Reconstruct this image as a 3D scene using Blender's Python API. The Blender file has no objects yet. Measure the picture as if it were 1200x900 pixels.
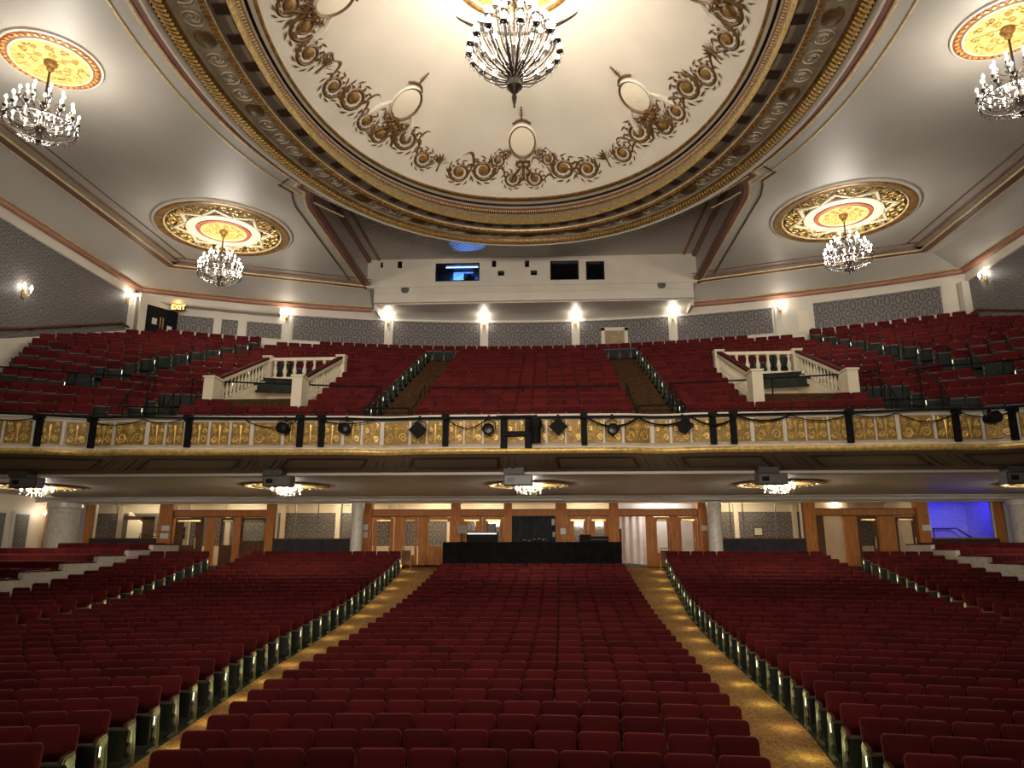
import bpy, math, random
import numpy as np
from mathutils import Vector, Matrix
from mathutils.geometry import tessellate_polygon
from math import sin, cos, pi, sqrt, atan2, hypot, radians, ceil as mceil
random.seed(7)
SC = bpy.context.scene
COL = SC.collection
ZC = 2.97          # eye height above the front of the auditorium floor; geometry below is written from eye level

# ---------------------------------------------------------------- camera, world, exposure
cd = bpy.data.cameras.new('camera'); cam = bpy.data.objects.new('camera', cd); COL.objects.link(cam)
cd.sensor_fit = 'HORIZONTAL'; cd.sensor_width = 36.0; cd.lens = 36.0 * 832 / 1200
cd.clip_start = 0.05; cd.clip_end = 200
cam.location = (0.75, 0, 0)
cam.rotation_euler = (pi/2 + 0.2275, 0, 0.0505)
SC.camera = cam
w = bpy.data.worlds.new('world'); SC.world = w; w.use_nodes = True
w.node_tree.nodes['Background'].inputs[0].default_value = (1.0, 0.86, 0.70, 1)
w.node_tree.nodes['Background'].inputs[1].default_value = 0.06
SC.view_settings.view_transform = 'Standard'
SC.view_settings.look = 'None'
SC.view_settings.gamma = 1
SC.view_settings.use_curve_mapping = False
SC.view_settings.exposure = 0.42
SC.cycles.use_denoising = True
SC.cycles.max_bounces = 6; SC.cycles.diffuse_bounces = 4; SC.cycles.glossy_bounces = 2
SC.cycles.transparent_max_bounces = 12; SC.cycles.sample_clamp_indirect = 4
SC.cycles.caustics_reflective = False; SC.cycles.caustics_refractive = False

def lamp(name, kind, loc, energy, color, parent=None, size=0.2, sizey=None, rot=(0,0,0), spot=None, blend=.5):
    d = bpy.data.lights.new(name, kind); d.energy = energy; d.color = color
    if kind == 'AREA':
        d.size = size
        if sizey: d.shape = 'RECTANGLE'; d.size_y = sizey
    else:
        d.shadow_soft_size = size
    if kind == 'SPOT': d.spot_size = spot or 1.2; d.spot_blend = blend
    o = bpy.data.objects.new(name, d); COL.objects.link(o); o.location = loc; o.rotation_euler = rot
    if parent is not None: o.parent = parent; o.location = Vector(loc) - parent.location
    return o
WARM = (1.0, .80, .56); WHITE = (1.0, .90, .76); COOL = (.90, .93, 1.0)
# stage work light spilling into the house from above and behind the eye
wl_ = lamp('stage_work_light', 'AREA', (0.0, -4.0, 3.2), 760, (1.0, .86, .72), size=13, sizey=2.0, rot=(radians(103), 0, 0)); wl_.data.spread = radians(84)

# ---------------------------------------------------------------- materials
class NT:
    def __init__(s, name):
        s.m = bpy.data.materials.new(name); s.m.use_nodes = True; s.t = s.m.node_tree
        s.t.nodes.clear(); s.out = s.t.nodes.new('ShaderNodeOutputMaterial')
    def n(s, typ, **kw):
        nd = s.t.nodes.new('ShaderNode' + typ)
        for k, v in kw.items():
            if k.startswith('_'): nd.inputs[k[1:].replace('_', ' ')].default_value = v
            else: setattr(nd, k, v)
        return nd
    def l(s, a, b): s.t.links.new(a, b)
    def math(s, op, a, b=None, c=None):
        nd = s.t.nodes.new('ShaderNodeMath'); nd.operation = op
        for i, x in enumerate((a, b, c)):
            if x is None: continue
            if isinstance(x, (int, float)): nd.inputs[i].default_value = x
            else: s.l(x, nd.inputs[i])
        return nd.outputs[0]
    def mix(s, fac, a, b):
        nd = s.t.nodes.new('ShaderNodeMix'); nd.data_type = 'RGBA'
        for i, x in ((0, fac), (6, a), (7, b)):
            if isinstance(x, tuple): nd.inputs[i].default_value = (*x, 1)
            elif isinstance(x, (int, float)): nd.inputs[i].default_value = x
            else: s.l(x, nd.inputs[i])
        return nd.outputs[2]
    def noise(s, scale, detail=3, coord='Position', dist=0):
        nd = s.n('TexNoise'); nd.inputs['Scale'].default_value = scale; nd.inputs['Detail'].default_value = detail
        nd.inputs['Distortion'].default_value = dist
        s.l(s.pos(coord), nd.inputs['Vector']); return nd.outputs['Fac']
    def pos(s, coord='Position'):
        if coord == 'Position': return s.n('NewGeometry').outputs['Position']
        return s.n('TexCoord').outputs[coord]
    def ramp(s, fac, a, b, lo=.35, hi=.65):
        f = s.n('MapRange'); f.inputs[1].default_value = lo; f.inputs[2].default_value = hi
        s.l(fac, f.inputs[0]); return s.mix(f.outputs[0], a, b)
    def bsdf(s, col, rough=.5, metal=0, bump=None, bstr=.2, bdist=.01, sheen=0, spec=.5, **kw):
        p = s.n('BsdfPrincipled')
        if isinstance(col, tuple): p.inputs['Base Color'].default_value = (*col, 1)
        else: s.l(col, p.inputs['Base Color'])
        if isinstance(rough, (int, float)): p.inputs['Roughness'].default_value = rough
        else: s.l(rough, p.inputs['Roughness'])
        p.inputs['Metallic'].default_value = metal; p.inputs['Specular IOR Level'].default_value = spec
        if sheen:
            p.inputs['Sheen Weight'].default_value = sheen; p.inputs['Sheen Roughness'].default_value = .45
            p.inputs['Sheen Tint'].default_value = (.9, .25, .2, 1)
        if bump is not None:
            b = s.n('Bump'); b.inputs['Strength'].default_value = bstr; b.inputs['Distance'].default_value = bdist
            s.l(bump, b.inputs['Height']); s.l(b.outputs[0], p.inputs['Normal'])
        s.l(p.outputs[0], s.out.inputs[0]); return s.m

MAT = {}
def simple(name, col, rough=.5, metal=0, var=.15, nscale=3., bstr=0, spec=.5):
    t = NT(name); nz = t.noise(nscale)
    c = t.ramp(nz, tuple(x*(1-var) for x in col), tuple(min(1, x*(1+var)) for x in col))
    MAT[name] = t.bsdf(c, rough, metal, bump=nz if bstr else None, bstr=bstr, spec=spec); return MAT[name]
simple('ceiling_paint', (.48, .45, .40), .47, 0, .04, .5)
simple('dome_paint', (.60, .54, .44), .55, 0, .04, .6)
simple('white_paint', (.66, .61, .52), .45, 0, .04, 1.)
simple('cream_paint', (.74, .66, .50), .5, 0, .04, 1.)
simple('soffit_paint', (.54, .48, .42), .45, 0, .06, .6)
simple('taupe_plaster', (.31, .25, .17), .6, 0, .15, 2.)
simple('taupe_relief', (.37, .31, .215), .55, 0, .1, 2.)
simple('brown_red_paint', (.20, .085, .065), .5, 0, .12, 2.)
simple('rust_paint', (.36, .16, .10), .5, 0, .1, 2.)
simple('coffer_dark', (.15, .115, .085), .6, 0, .15, 3.)
simple('coffer_deep', (.04, .02, .012), .6, 0, .2, 5.)
simple('gold_leaf', (.70, .47, .14), .40, .35, .25, 9., .25)
simple('gold_ground', (.30, .185, .05), .5, .2, .25, 9., .2)
simple('gold_dark', (.27, .145, .04), .45, .45, .35, 8., .3)
simple('gold_pale', (.78, .60, .34), .42, .25, .15, 8., .15)
simple('ornament_bronze', (.115, .058, .018), .5, .15, .3, 12., .2)
simple('rosette_yellow', (.62, .42, .14), .5, .1, .22, 7., .3)
simple('rosette_red', (.34, .085, .035), .5, 0, .2, 9.)
simple('charcoal_pan', (.022, .027, .027), .7, 0, .2, 6., 0, .15)
simple('grey_trim', (.12, .115, .11), .4, 0, .1, 6.)
simple('arm_wood', (.10, .04, .018), .4, 0, .2, 8.)
simple('cast_iron', (.035, .04, .036), .45, .3, .2, 6.)
simple('lit_iron', (.15, .16, .10), .42, .35, .25, 18., .3)  # cast iron with the aisle lamps' greenish light put into its colour
simple('black_cloth', (.006, .006, .007), .95, 0, .3, 5., 0, .1)
simple('grey_cloth', (.028, .030, .032), .95, 0, .2, 5., 0, .1)
simple('black_metal', (.006, .006, .0065), .7, 0, .2, 6., 0, .15)
simple('speaker_grey', (.06, .055, .052), .55, 0, .12, 6.)
simple('bronze_dark', (.045, .032, .022), .35, .6, .25, 9.)
simple('brass', (.60, .42, .16), .3, .85, .15, 8.)
simple('paper', (.62, .60, .56), .8, 0, .05, 20.)
simple('under_floor', (.022, .026, .022), .8, 0, .3, 3., 0, .15)
simple('low_wall_cloth', (.035, .036, .038), .9, 0, .2, 3., 0, .2)
simple('curtain_white', (.60, .60, .64), .8, 0, .06, 3.)
simple('candle_white', (.85, .80, .68), .5, 0, .03, 6.)
simple('screen_dark', (.007, .008, .009), .3, 0, .2, 6., 0, .25)
simple('plywood', (.34, .25, .13), .6, 0, .2, 3.)
simple('blue_wall', (.55, .55, .62), .6, 0, .1, 6.)

def wood(name, a, b, rough=.35):
    t = NT(name); mp = t.n('Mapping'); mp.inputs['Scale'].default_value = (9, 9, .8)
    t.l(t.pos(), mp.inputs[0]); nz = t.n('TexNoise'); nz.inputs['Scale'].default_value = 2.2; nz.inputs['Detail'].default_value = 5
    nz.inputs['Distortion'].default_value = .6; t.l(mp.outputs[0], nz.inputs['Vector'])
    MAT[name] = t.bsdf(t.ramp(nz.outputs[0], a, b, .3, .7), max(rough, .55), bump=nz.outputs[0], bstr=.05, spec=.22)
wood('panel_wood', (.30, .10, .024), (.50, .20, .052))
wood('dark_wood', (.07, .028, .012), (.13, .055, .022))  # dark timber, and outer-bay doors with the dimmer light put into their colour
wood('under_wood', (.20, .15, .115), (.27, .20, .155), .4)

def marble():
    t = NT('marble'); nz = t.noise(1.6, 7, dist=1.5)
    v = t.math('ABSOLUTE', t.math('SUBTRACT', nz, .5))
    c = t.ramp(v, (.46, .42, .35), (.62, .57, .48), .0, .03)
    MAT['marble'] = t.bsdf(c, .3)
marble()

def velvet(name, stuff):
    t = NT(name)
    r = t.n('NewGeometry').outputs['Random Per Island'] if stuff else t.n('ObjectInfo').outputs['Random']
    nz = t.noise(40., 2)
    r2 = t.math('ADD', t.math('MULTIPLY', r, .85), t.math('MULTIPLY', nz, .3))
    c = t.mix(r2, (.046, .0033, .0044), (.095, .0080, .0086))
    MAT[name] = t.bsdf(c, .85, bump=nz, bstr=.15, sheen=.25, spec=.15)
velvet('velvet', False); velvet('velvet_mass', True)
simple('velvet_dark', (.075, .006, .007), .85, 0, .2, 6., 0, .15)

def damask(name, mode):
    t = NT(name); sx = t.n('SeparateXYZ'); t.l(t.pos(), sx.inputs[0]); X, Y, Z = sx.outputs
    if mode == 'arc': u = t.math('MULTIPLY', t.math('ARCTAN2', X, t.math('ADD', Y, 6.0)), 40.)
    elif mode == 'x': u = X
    else: u = Y
    k_ = 1.45 if mode == 'y' else 1.
    U = t.math('MULTIPLY', u, 2*pi*k_/.46); V = t.math('MULTIPLY', Z, 2*pi*k_/.74)
    V2 = t.math('ADD', V, t.math('MULTIPLY', t.math('SINE', t.math('MULTIPLY', V, 1.)), .35))
    g = t.math('ADD', t.math('COSINE', U), t.math('COSINE', V2))
    a = t.math('ABSOLUTE', g)
    line = t.math('SUBTRACT', 1., t.math('MINIMUM', 1., t.math('MULTIPLY', t.math('ABSOLUTE', t.math('SUBTRACT', a, .32)), 4.5)))
    nz = t.noise(26., 2)
    blob = t.math('MULTIPLY', t.math('GREATER_THAN', a, 1.35), t.math('GREATER_THAN', nz, .47))
    f = t.math('MINIMUM', 1., t.math('ADD', line, t.math('MULTIPLY', blob, .55)))
    c = t.mix(f, (.072, .066, .066), (.31, .285, .265))
    MAT[name] = t.bsdf(c, .55, bump=f, bstr=.1)
damask('damask_arc', 'arc'); damask('damask_x', 'x'); damask('damask_y', 'y')

def carpet(name, a, b, c3):
    t = NT(name); vo = t.n('TexVoronoi'); vo.inputs['Scale'].default_value = 5.5; t.l(t.pos(), vo.inputs['Vector'])
    nz = t.noise(14., 4, dist=2.)
    f1 = t.ramp(nz, a, b, .44, .56)
    c = t.mix(t.math('LESS_THAN', vo.outputs['Distance'], .2), f1, c3)
    MAT[name] = t.bsdf(c, .95, bump=nz, bstr=.3, spec=.1)
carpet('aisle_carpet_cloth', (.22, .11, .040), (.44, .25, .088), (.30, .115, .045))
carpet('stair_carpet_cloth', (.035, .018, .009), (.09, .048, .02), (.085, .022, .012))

def tin():
    t = NT('tin_ceiling'); sx = t.n('SeparateXYZ'); t.l(t.pos(), sx.inputs[0])
    a = t.math('MULTIPLY', t.math('SINE', t.math('MULTIPLY', sx.outputs[0], 2*pi/.3)), t.math('SINE', t.math('MULTIPLY', sx.outputs[1], 2*pi/.3)))
    c = t.ramp(a, (.40, .37, .34), (.52, .48, .44), -.4, .4)
    MAT['tin_ceiling'] = t.bsdf(c, .4, bump=a, bstr=.6, bdist=.03)
tin()

def emis(name, col, k):
    t = NT(name); e = t.n('Emission'); e.inputs[0].default_value = (*col, 1); e.inputs[1].default_value = k
    t.l(e.outputs[0], t.out.inputs[0]); MAT[name] = t.m
emis('bulb_glow', (1, .93, .84), 28); emis('sconce_glow', (1, .90, .74), 18)
emis('exit_glow', (.9, .30, .03), .35); emis('exit_letters', (1, .72, .16), 5); emis('aisle_glow', (.93, 1., .62), 2.5); emis('step_glow', (1., .92, .66), 9)
emis('booth_tube', (.45, .65, 1.), 7); emis('console_glow', (.8, .82, .8), 1.3); emis('screen_blue', (.10, .25, .9), 1.6)
emis('ceil_tube', (1, .93, .8), 3.2)

def glass(name, col, gl, tr):
    t = NT(name); a = t.n('BsdfTransparent'); a.inputs[0].default_value = (*col, 1)
    g = t.n('BsdfGlossy'); g.inputs['Roughness'].default_value = .05; g.inputs[0].default_value = (gl, gl, gl, 1)
    fr = t.n('Fresnel'); fr.inputs[0].default_value = tr
    mx = t.n('MixShader'); t.l(fr.outputs[0], mx.inputs[0]); t.l(a.outputs[0], mx.inputs[1]); t.l(g.outputs[0], mx.inputs[2])
    t.l(mx.outputs[0], t.out.inputs[0]); MAT[name] = t.m
glass('pane_glass', (.93, .94, .93), 1., 1.45); glass('crystal', (.90, .90, .92), .7, 1.7); glass('dark_glass', (.5, .55, .6), .9, 1.5)

# ---------------------------------------------------------------- mesh helpers
class MB:
    """collects faces; build() links them as one mesh object"""
    def __init__(s, mat=None): s.v = []; s.f = []; s.mi = []; s.slots = []; s.cur = 0; s.uv = None
    # choose the material for what follows
    def m(s, name):
        if name not in s.slots: s.slots.append(name)
        s.cur = s.slots.index(name); return s
    def add(s, vs, fs):
        b = len(s.v); s.v += [tuple(p) for p in vs]; s.f += [tuple(i + b for i in f) for f in fs]; s.mi += [s.cur] * len(fs); return s
    def box(s, x0, x1, y0, y1, z0, z1):
        vs = [(x, y, z) for z in (z0, z1) for y in (y0, y1) for x in (x0, x1)]
        return s.add(vs, [(0,2,3,1), (4,5,7,6), (0,1,5,4), (2,6,7,3), (0,4,6,2), (1,3,7,5)])
    def obox(s, c, ax, sx, sy, sz, az=(0,0,1)):
        """box about c: ax = horizontal direction of its length"""
        ax = Vector(ax).normalized(); az = Vector(az).normalized(); ay = az.cross(ax).normalized(); c = Vector(c); vs = []
        for k in (-1, 1):
            for j in (-1, 1):
                for i in (-1, 1): vs.append(c + ax*(i*sx/2) + ay*(j*sy/2) + az*(k*sz/2))
        return s.add(vs, [(0,2,3,1), (4,5,7,6), (0,1,5,4), (2,6,7,3), (0,4,6,2), (1,3,7,5)])
    def grid(s, fn, nu, nv, closed_u=False):
        b = []; 
        for j in range(nv + 1):
            for i in range(nu if closed_u else nu + 1): b.append(fn(i / nu, j / nv))
        W = nu if closed_u else nu + 1; fs = []
        for j in range(nv):
            for i in range(nu):
                i2 = (i + 1) % W; fs.append((j*W + i, j*W + i2, (j+1)*W + i2, (j+1)*W + i))
        return s.add(b, fs)
    def lathe(s, prof, c=(0,0,0), seg=12, axis='z'):
        cx, cy, cz = c
        def fn(u, v):
            k = v * (len(prof) - 1); r, h = prof[int(round(k))]; a = 2*pi*u
            return (cx + r*cos(a), cy + r*sin(a), cz + h) if axis == 'z' else ((cx + r*cos(a), cy + h, cz + r*sin(a)) if axis == 'y' else (cx + h, cy + r*cos(a), cz + r*sin(a)))
        return s.grid(fn, seg, len(prof) - 1, True)
    def disc(s, c, r, seg=16, ry=None):
        vs = [(c[0] + r*cos(2*pi*i/seg), c[1] + (ry or r)*sin(2*pi*i/seg), c[2]) for i in range(seg)]
        return s.add(vs, [tuple(range(seg))])
    def tube(s, pts, r, seg=6, closed=False, cap=True):
        P = [Vector(p) for p in pts]; n = len(P); R = r if isinstance(r, (list, tuple)) else [r]*n; vs = []; up = Vector((0.013, 0.02, 1))
        px = None
        for i, p in enumerate(P):
            a = P[(i-1) % n] if (closed or i > 0) else p; c = P[(i+1) % n] if (closed or i < n-1) else p
            d = (c - a).normalized()
            if px is None:
                px = d.cross(up); px = px if px.length > .05 else d.cross(Vector((1, 0, 0)))
            px = (px - d*px.dot(d)); px = px.normalized() if px.length > 1e-6 else d.orthogonal().normalized()
            py = d.cross(px)
            for k in range(seg): t = 2*pi*k/seg; vs.append(p + px*(R[i]*cos(t)) + py*(R[i]*sin(t)))
        fs = []
        for i in range(n if closed else n-1):
            j = (i+1) % n
            for k in range(seg): k2 = (k+1) % seg; fs.append((i*seg+k, i*seg+k2, j*seg+k2, j*seg+k))
        if cap and not closed: fs += [tuple(range(seg))[::-1], tuple((n-1)*seg + k for k in range(seg))]
        return s.add(vs, fs)
    def prism(s, poly, fn0, fn1):
        """polygon of 2D points carried to two places; walls between"""
        n = len(poly); vs = [fn0(*p) for p in poly] + [fn1(*p) for p in poly]
        return s.add(vs, [tuple(range(n))[::-1], tuple(range(n, 2*n))] + [(i, (i+1) % n, n + (i+1) % n, n + i) for i in range(n)])
    def sweep(s, path, prof, nrm=None, closed=False):
        """profile of (outward offset, height) along a plan path of (x, y); nrm(i) gives the outward normal"""
        n = len(path); vs = []
        for i, (x, y) in enumerate(path):
            a = path[i-1] if (i > 0 or closed) else path[i]; c = path[(i+1) % n] if (i < n-1 or closed) else path[i]
            if 0 < i < n-1 or closed:
                d1 = Vector((x - a[0], y - a[1])).normalized(); d2 = Vector((c[0] - x, c[1] - y)).normalized()
                n1 = Vector((d1.y, -d1.x)); n2 = Vector((d2.y, -d2.x)); nn = n1 + n2; nn = nn / max(nn.dot(n1), .3)
            else:
                d = Vector((c[0] - a[0], c[1] - a[1])).normalized(); nn = Vector((d.y, -d.x))
            for o, h in prof: vs.append((x + nn.x*o, y + nn.y*o, h))
        k = len(prof); fs = []
        for i in range(n if closed else n-1):
            j = (i+1) % n
            for q in range(k-1): fs.append((i*k+q, j*k+q, j*k+q+1, i*k+q+1))
        return s.add(vs, fs)
    def mesh(s, name, smooth=None):
        me = bpy.data.meshes.new(name); me.from_pydata(s.v, [], s.f)
        for n in s.slots: me.materials.append(MAT[n])
        me.polygons.foreach_set('material_index', s.mi)
        if smooth:
            me.polygons.foreach_set('use_smooth', [True]*len(me.polygons)); me.update()
            me.set_sharp_from_angle(angle=radians(smooth))
        me.update(); return me
    def build(s, name, parent=None, smooth=None, kind=None, label=None, cat=None, group=None, at=None):
        """geometry given in house coordinates; the origin goes to the base of the thing (or to the parent's place)"""
        if parent is not None: o0 = WORLD[parent.name]
        elif at is not None: o0 = Vector(at)
        else:
            a = np.array(s.v); lo = a.min(0); hi = a.max(0); o0 = Vector(((lo[0]+hi[0])/2, (lo[1]+hi[1])/2, lo[2]))
        s.v = [(p[0]-o0[0], p[1]-o0[1], p[2]-o0[2]) for p in s.v]
        ob = bpy.data.objects.new(name, s.mesh(name, smooth)); COL.objects.link(ob)
        if parent is not None: ob.parent = parent
        else: ob.location = o0
        WORLD[ob.name] = o0.copy()
        return tag(ob, label, cat, group, kind)
WORLD = {}
def tag(o, label=None, cat=None, group=None, kind=None):
    if label: o['label'] = label
    if cat: o['category'] = cat
    if group: o['group'] = group
    if kind: o['kind'] = kind
    return o
def thing(name, label, cat, loc, rotz=0, group=None):
    o = bpy.data.objects.new(name, None); COL.objects.link(o); o.location = loc; o.rotation_euler = (0, 0, rotz); o.empty_display_size = .1
    WORLD[o.name] = Vector(loc); return tag(o, label, cat, group)
def inst(name, me, parent, loc=(0,0,0), rot=(0,0,0), scale=(1,1,1)):
    """an object of shared mesh data, placed in its parent's own space"""
    o = bpy.data.objects.new(name, me); COL.objects.link(o); o.location = loc; o.rotation_euler = rot; o.scale = scale
    if parent is not None: o.parent = parent
    WORLD[o.name] = Vector(loc) + (WORLD[parent.name] if parent is not None else Vector((0,0,0)))
    return o
def copy_tree(o, loc, rotz, label=None, group=None):
    r = o.copy(); COL.objects.link(r); r.location = loc; r.rotation_euler = (0, 0, rotz); WORLD[r.name] = Vector(loc)
    if label: r['label'] = label
    if group: r['group'] = group
    def rec(a, b):
        for ch in list(a.children):
            c = ch.copy(); COL.objects.link(c); c.parent = b; rec(ch, c)
    rec(o, r); return r
def lerp(a, b, t): return a + (b-a)*t
def interp(x, xs, ys): return float(np.interp(x, xs, ys))
ORD = 'first second third fourth fifth sixth seventh eighth ninth tenth eleventh twelfth thirteenth fourteenth fifteenth sixteenth seventeenth eighteenth'.split()
# ================================================================ plan functions of the house
def z_seat(n): return -2.09 + (.0019 + .000017*n) * max(n-2, 0)**2
def row_of(x, y): return (hypot(x, y+20) - 28.2) / .82
def z_floor(x, y): return z_seat(row_of(x, y)) - .88
def row_y(n, x): return sqrt((28.2 + .82*n)**2 - x*x) - 20
BW = lambda x: sqrt(40.**2 - x*x) - 6            # balcony back wall (and its arc)
def front_y(x):                                   # balcony front, urn bays set back
    y = 20.75 - .9*(abs(x)/15.5)**4
    for c, hw, d in ((-13.0, .75, .30), (-4.05, .7, .2), (4.1, .7, .2), (13.0, .75, .3)):
        y += d / (1 + (abs((x-c)/hw))**4)
    return y
def bump(k, x): return .7*min(max((abs(x)-12.5)/4.5, 0), 1.1)*interp(k, [0, 3, 6, 12], [0, .65, .9, 0])   # the end banks sit higher
def bal_k(k, x):                                  # balcony row k (0 = front .. 14 = back): y, seat-top z
    sg = 40 - sqrt(1600 - x*x)      # straight near the parapet, bending to the curved wall farther back
    return 21.75 + .829*k - interp(k, [2, 7], [.38, 1.])*sg, 4.37 + .378*k + bump(k, x)
CZ = 12.4; S = CZ/13

# ---------------------------------------------------------------- floor
b = MB().m('under_floor')
ys = [-2, 3] + [6 + .82*i for i in range(37)]
b.grid(lambda u, v: (lerp(-24, 24, u), ys[int(round(v*(len(ys)-1)))], z_floor(lerp(-24, 24, u), max(ys[int(round(v*(len(ys)-1)))], 3)) if hypot(lerp(-24,24,u), ys[int(round(v*(len(ys)-1)))]+20) < 55 else -.82), 32, len(ys)-1)
b.build('floor', kind='structure', smooth=60, at=(0,0,z_floor(0,3)))
b = MB().m('aisle_carpet_cloth').box(-24, 24, 34.2, 38.2, -.86, -.80).build('floor_lobby', kind='structure')

AIN_L = ([0, 2, 4, 6, 8, 12, 20, 26, 32], [-4.75, -5.0, -5.2, -5.4, -5.6, -5.85, -5.85, -5.9, -6.0])
AIN_R = ([0, 2, 4, 6, 8, 12, 20, 26, 32], [4.35, 4.6, 4.75, 5.0, 5.12, 5.2, 5.35, 5.7, 6.05])
CEN_L = ([0, 5, 8, 30], [-3.5, -3.9, -3.9, -3.77]); CEN_R = ([0, 3, 8, 20, 30], [3.0, 3.34, 3.55, 3.8, 3.95])
def carpet_strip(lab, xa, xb, n0, n1):
    t = MB().m('aisle_carpet_cloth'); N = 40
    def fn(u, v):
        n = lerp(n0, n1, v); x = lerp(xa(n), xb(n), u); y = row_y(n, x); return (x, y, z_floor(x, y) + .012)
    t.grid(fn, 4, N); t.build('aisle_carpet', label=lab, cat='carpet', smooth=60)
carpet_strip('patterned gold-brown carpet running up the aisle to the brass-handled door', lambda n: interp(n, *AIN_L) + .05, lambda n: interp(n, *CEN_L) - .02, -4, 31.4)
carpet_strip('patterned gold-brown carpet running up the aisle to the white-curtained doorway', lambda n: interp(n, *CEN_R) + .02, lambda n: interp(n, *AIN_R) - .05, -4, 31.4)
carpet_strip('patterned gold-brown carpet in the outer aisle on the exit sign side', lambda n: -13.5, lambda n: -12.55, 8, 31.4)
carpet_strip('patterned gold-brown carpet in the outer aisle on the blue landing side', lambda n: 12.55, lambda n: 13.5, 8, 31.4)

# ---------------------------------------------------------------- upper side and back walls
def slab(name, x0, x1, y0, y1, z0, z1, mat, **k): return MB().m(mat).box(x0, x1, y0, y1, z0, z1).build(name, kind='structure', **k)
XWS = {-1: 17.85, 1: 18.6}; XMS = {-1: 16.2, 1: 17.0}; YC = 29.5
def dado_top(y): return interp(y, [0, 20, 23, 29.6, 30.2], [6.2, 6.2, 7.17, 9.54, 9.5])
for sgn, side in ((-1, 'left'), (1, 'right')):
    X = sgn*XWS[sgn]
    b = MB().m('white_paint').box(min(X, X+sgn*.4), max(X, X+sgn*.4), -2, YC, 2.5, 12.0)
    wl = b.build('wall_' + side, kind='structure')
    p = MB().m('damask_y'); N = 24
    xi = X - sgn*.012
    p.grid(lambda u, v: (xi, lerp(3, YC-.35, u), lerp(dado_top(lerp(3, YC-.35, u)) + .02, 11.02, v)), N, 1)
    p.build('wallpaper_panel', parent=wl)
    d = MB().m('white_paint')
    d.prism([(3, 5.0)] + [(lerp(3, YC, i/20), dado_top(lerp(3, YC, i/20))) for i in range(21)] + [(YC, 5.0)], lambda y, z: (X, y, z), lambda y, z: (X - sgn*.07, y, z))
    d.build('dado', parent=wl)
    MB().m('white_paint').box(min(X, X-sgn*.3), max(X, X-sgn*.3), YC-.32, YC+.25, 6, 11.02).build('pilaster', parent=wl)
    MB().m('white_paint').sweep([(X-sgn*.01, 3), (X-sgn*.01, YC-.3)] if sgn < 0 else [(X-sgn*.01, YC-.3), (X-sgn*.01, 3)], [(-.0, 11.0), (.06, 11.02), (.06, 11.12), (0, 11.14)]).build('picture_rail', parent=wl)
    # lower (orchestra level) side wall
    XL = sgn*23.9
    slab('wall_' + side, min(XL, XL+sgn*.3), max(XL, XL+sgn*.3), 18, 34.4, -3.2, 2.6, 'cream_paint')

# back wall of the balcony: one curved shell
arc = [(lerp(-XWS[-1], XWS[1], i/64), BW(lerp(-XWS[-1], XWS[1], i/64))) for i in range(65)]
b = MB().m('white_paint'); b.sweep(arc, [(0, 2.6), (0, 11.6)]); b.sweep(arc, [(-.3, 11.6), (-.3, 2.6)])
wb = b.build('wall_back', kind='structure', smooth=30)
def arc_panel(x0, x1, z0, z1, mat, name, off=.015, n=8, thick=None):
    pts = [(lerp(x0, x1, i/n), BW(lerp(x0, x1, i/n)) - off) for i in range(n+1)]
    t = MB().m(mat); t.sweep(pts, [(-off-.02, z1), (0, z1), (0, z0), (-off-.02, z0)]); return t.build(name, parent=wb)
WZ0, WZ1 = 9.6, 11.03
pil_x = [-11.75, -7.05, -2.35, 2.2, 6.9, 11.65]
for x in pil_x: arc_panel(x-.2, x+.2, 9.3, 11.2, 'white_paint', 'pilaster', .07, 2)
for a, c in ((-11.5, -7.25), (-6.85, -2.55), (-2.15, 2.0), (2.4, 3.45), (4.75, 6.7), (7.1, 11.35), (13.05, 17.75), (-16.75, -14.85), (-14.55, -13.85), (-13.5, -12.0)):
    lowp = c < -11.9
    arc_panel(a, c, 9.80, 10.55 if lowp else WZ1, 'damask_arc', 'wallpaper_panel', .012)
arc_panel(3.45, 4.75, 10.6, WZ1, 'damask_arc', 'wallpaper_panel', .012, 2)
arc_panel(11.85, 13.05, 9.4, 11.2, 'white_paint', 'pilaster', .06, 2)
for a, c in ((12.25, 12.95),): 
    arc_panel(a, c, 9.6, 10.85, 'white_paint', 'door_leaf', .1, 2); arc_panel(a+.12, c-.12, 9.7, 10.7, 'cream_paint', 'raised_panel', .115, 2)
for x in (17.9,): arc_panel(x-.12, x+.35, 9.3, 11.2, 'white_paint', 'pilaster', .08, 2)
arc_panel(-17.8, 18.5, 11.03, 11.13, 'white_paint', 'picture_rail', .05, 40)
arc_panel(-14.85, -14.55, 9.3, 10.9, 'white_paint', 'pilaster', .06, 2); arc_panel(-13.85, -13.5, 9.3, 10.9, 'white_paint', 'pilaster', .06, 2)
arc_panel(-17.8, -11.95, 10.95, 11.2, 'white_paint', 'lintel', .55, 10)
arc_panel(-17.8, -11.95, 10.90, 10.96, 'soffit_paint', 'alcove_soffit', .5, 10)
# small attic door in the balcony back wall
yb = BW(4.1)
dr = thing('door_1', None, None, (4.1, yb, 9.5)); tag(dr, kind='structure')
MB().m('plywood').box(3.62, 4.58, yb-.08, yb-.03, 9.4, 10.45).build('door_leaf', parent=dr)
MB().m('white_paint').box(3.45, 3.62, yb-.11, yb-.02, 9.4, 10.6).box(4.58, 4.75, yb-.11, yb-.02, 9.4, 10.6).box(3.45, 4.75, yb-.11, yb-.02, 10.45, 10.62).build('door_frame', parent=dr)
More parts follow.
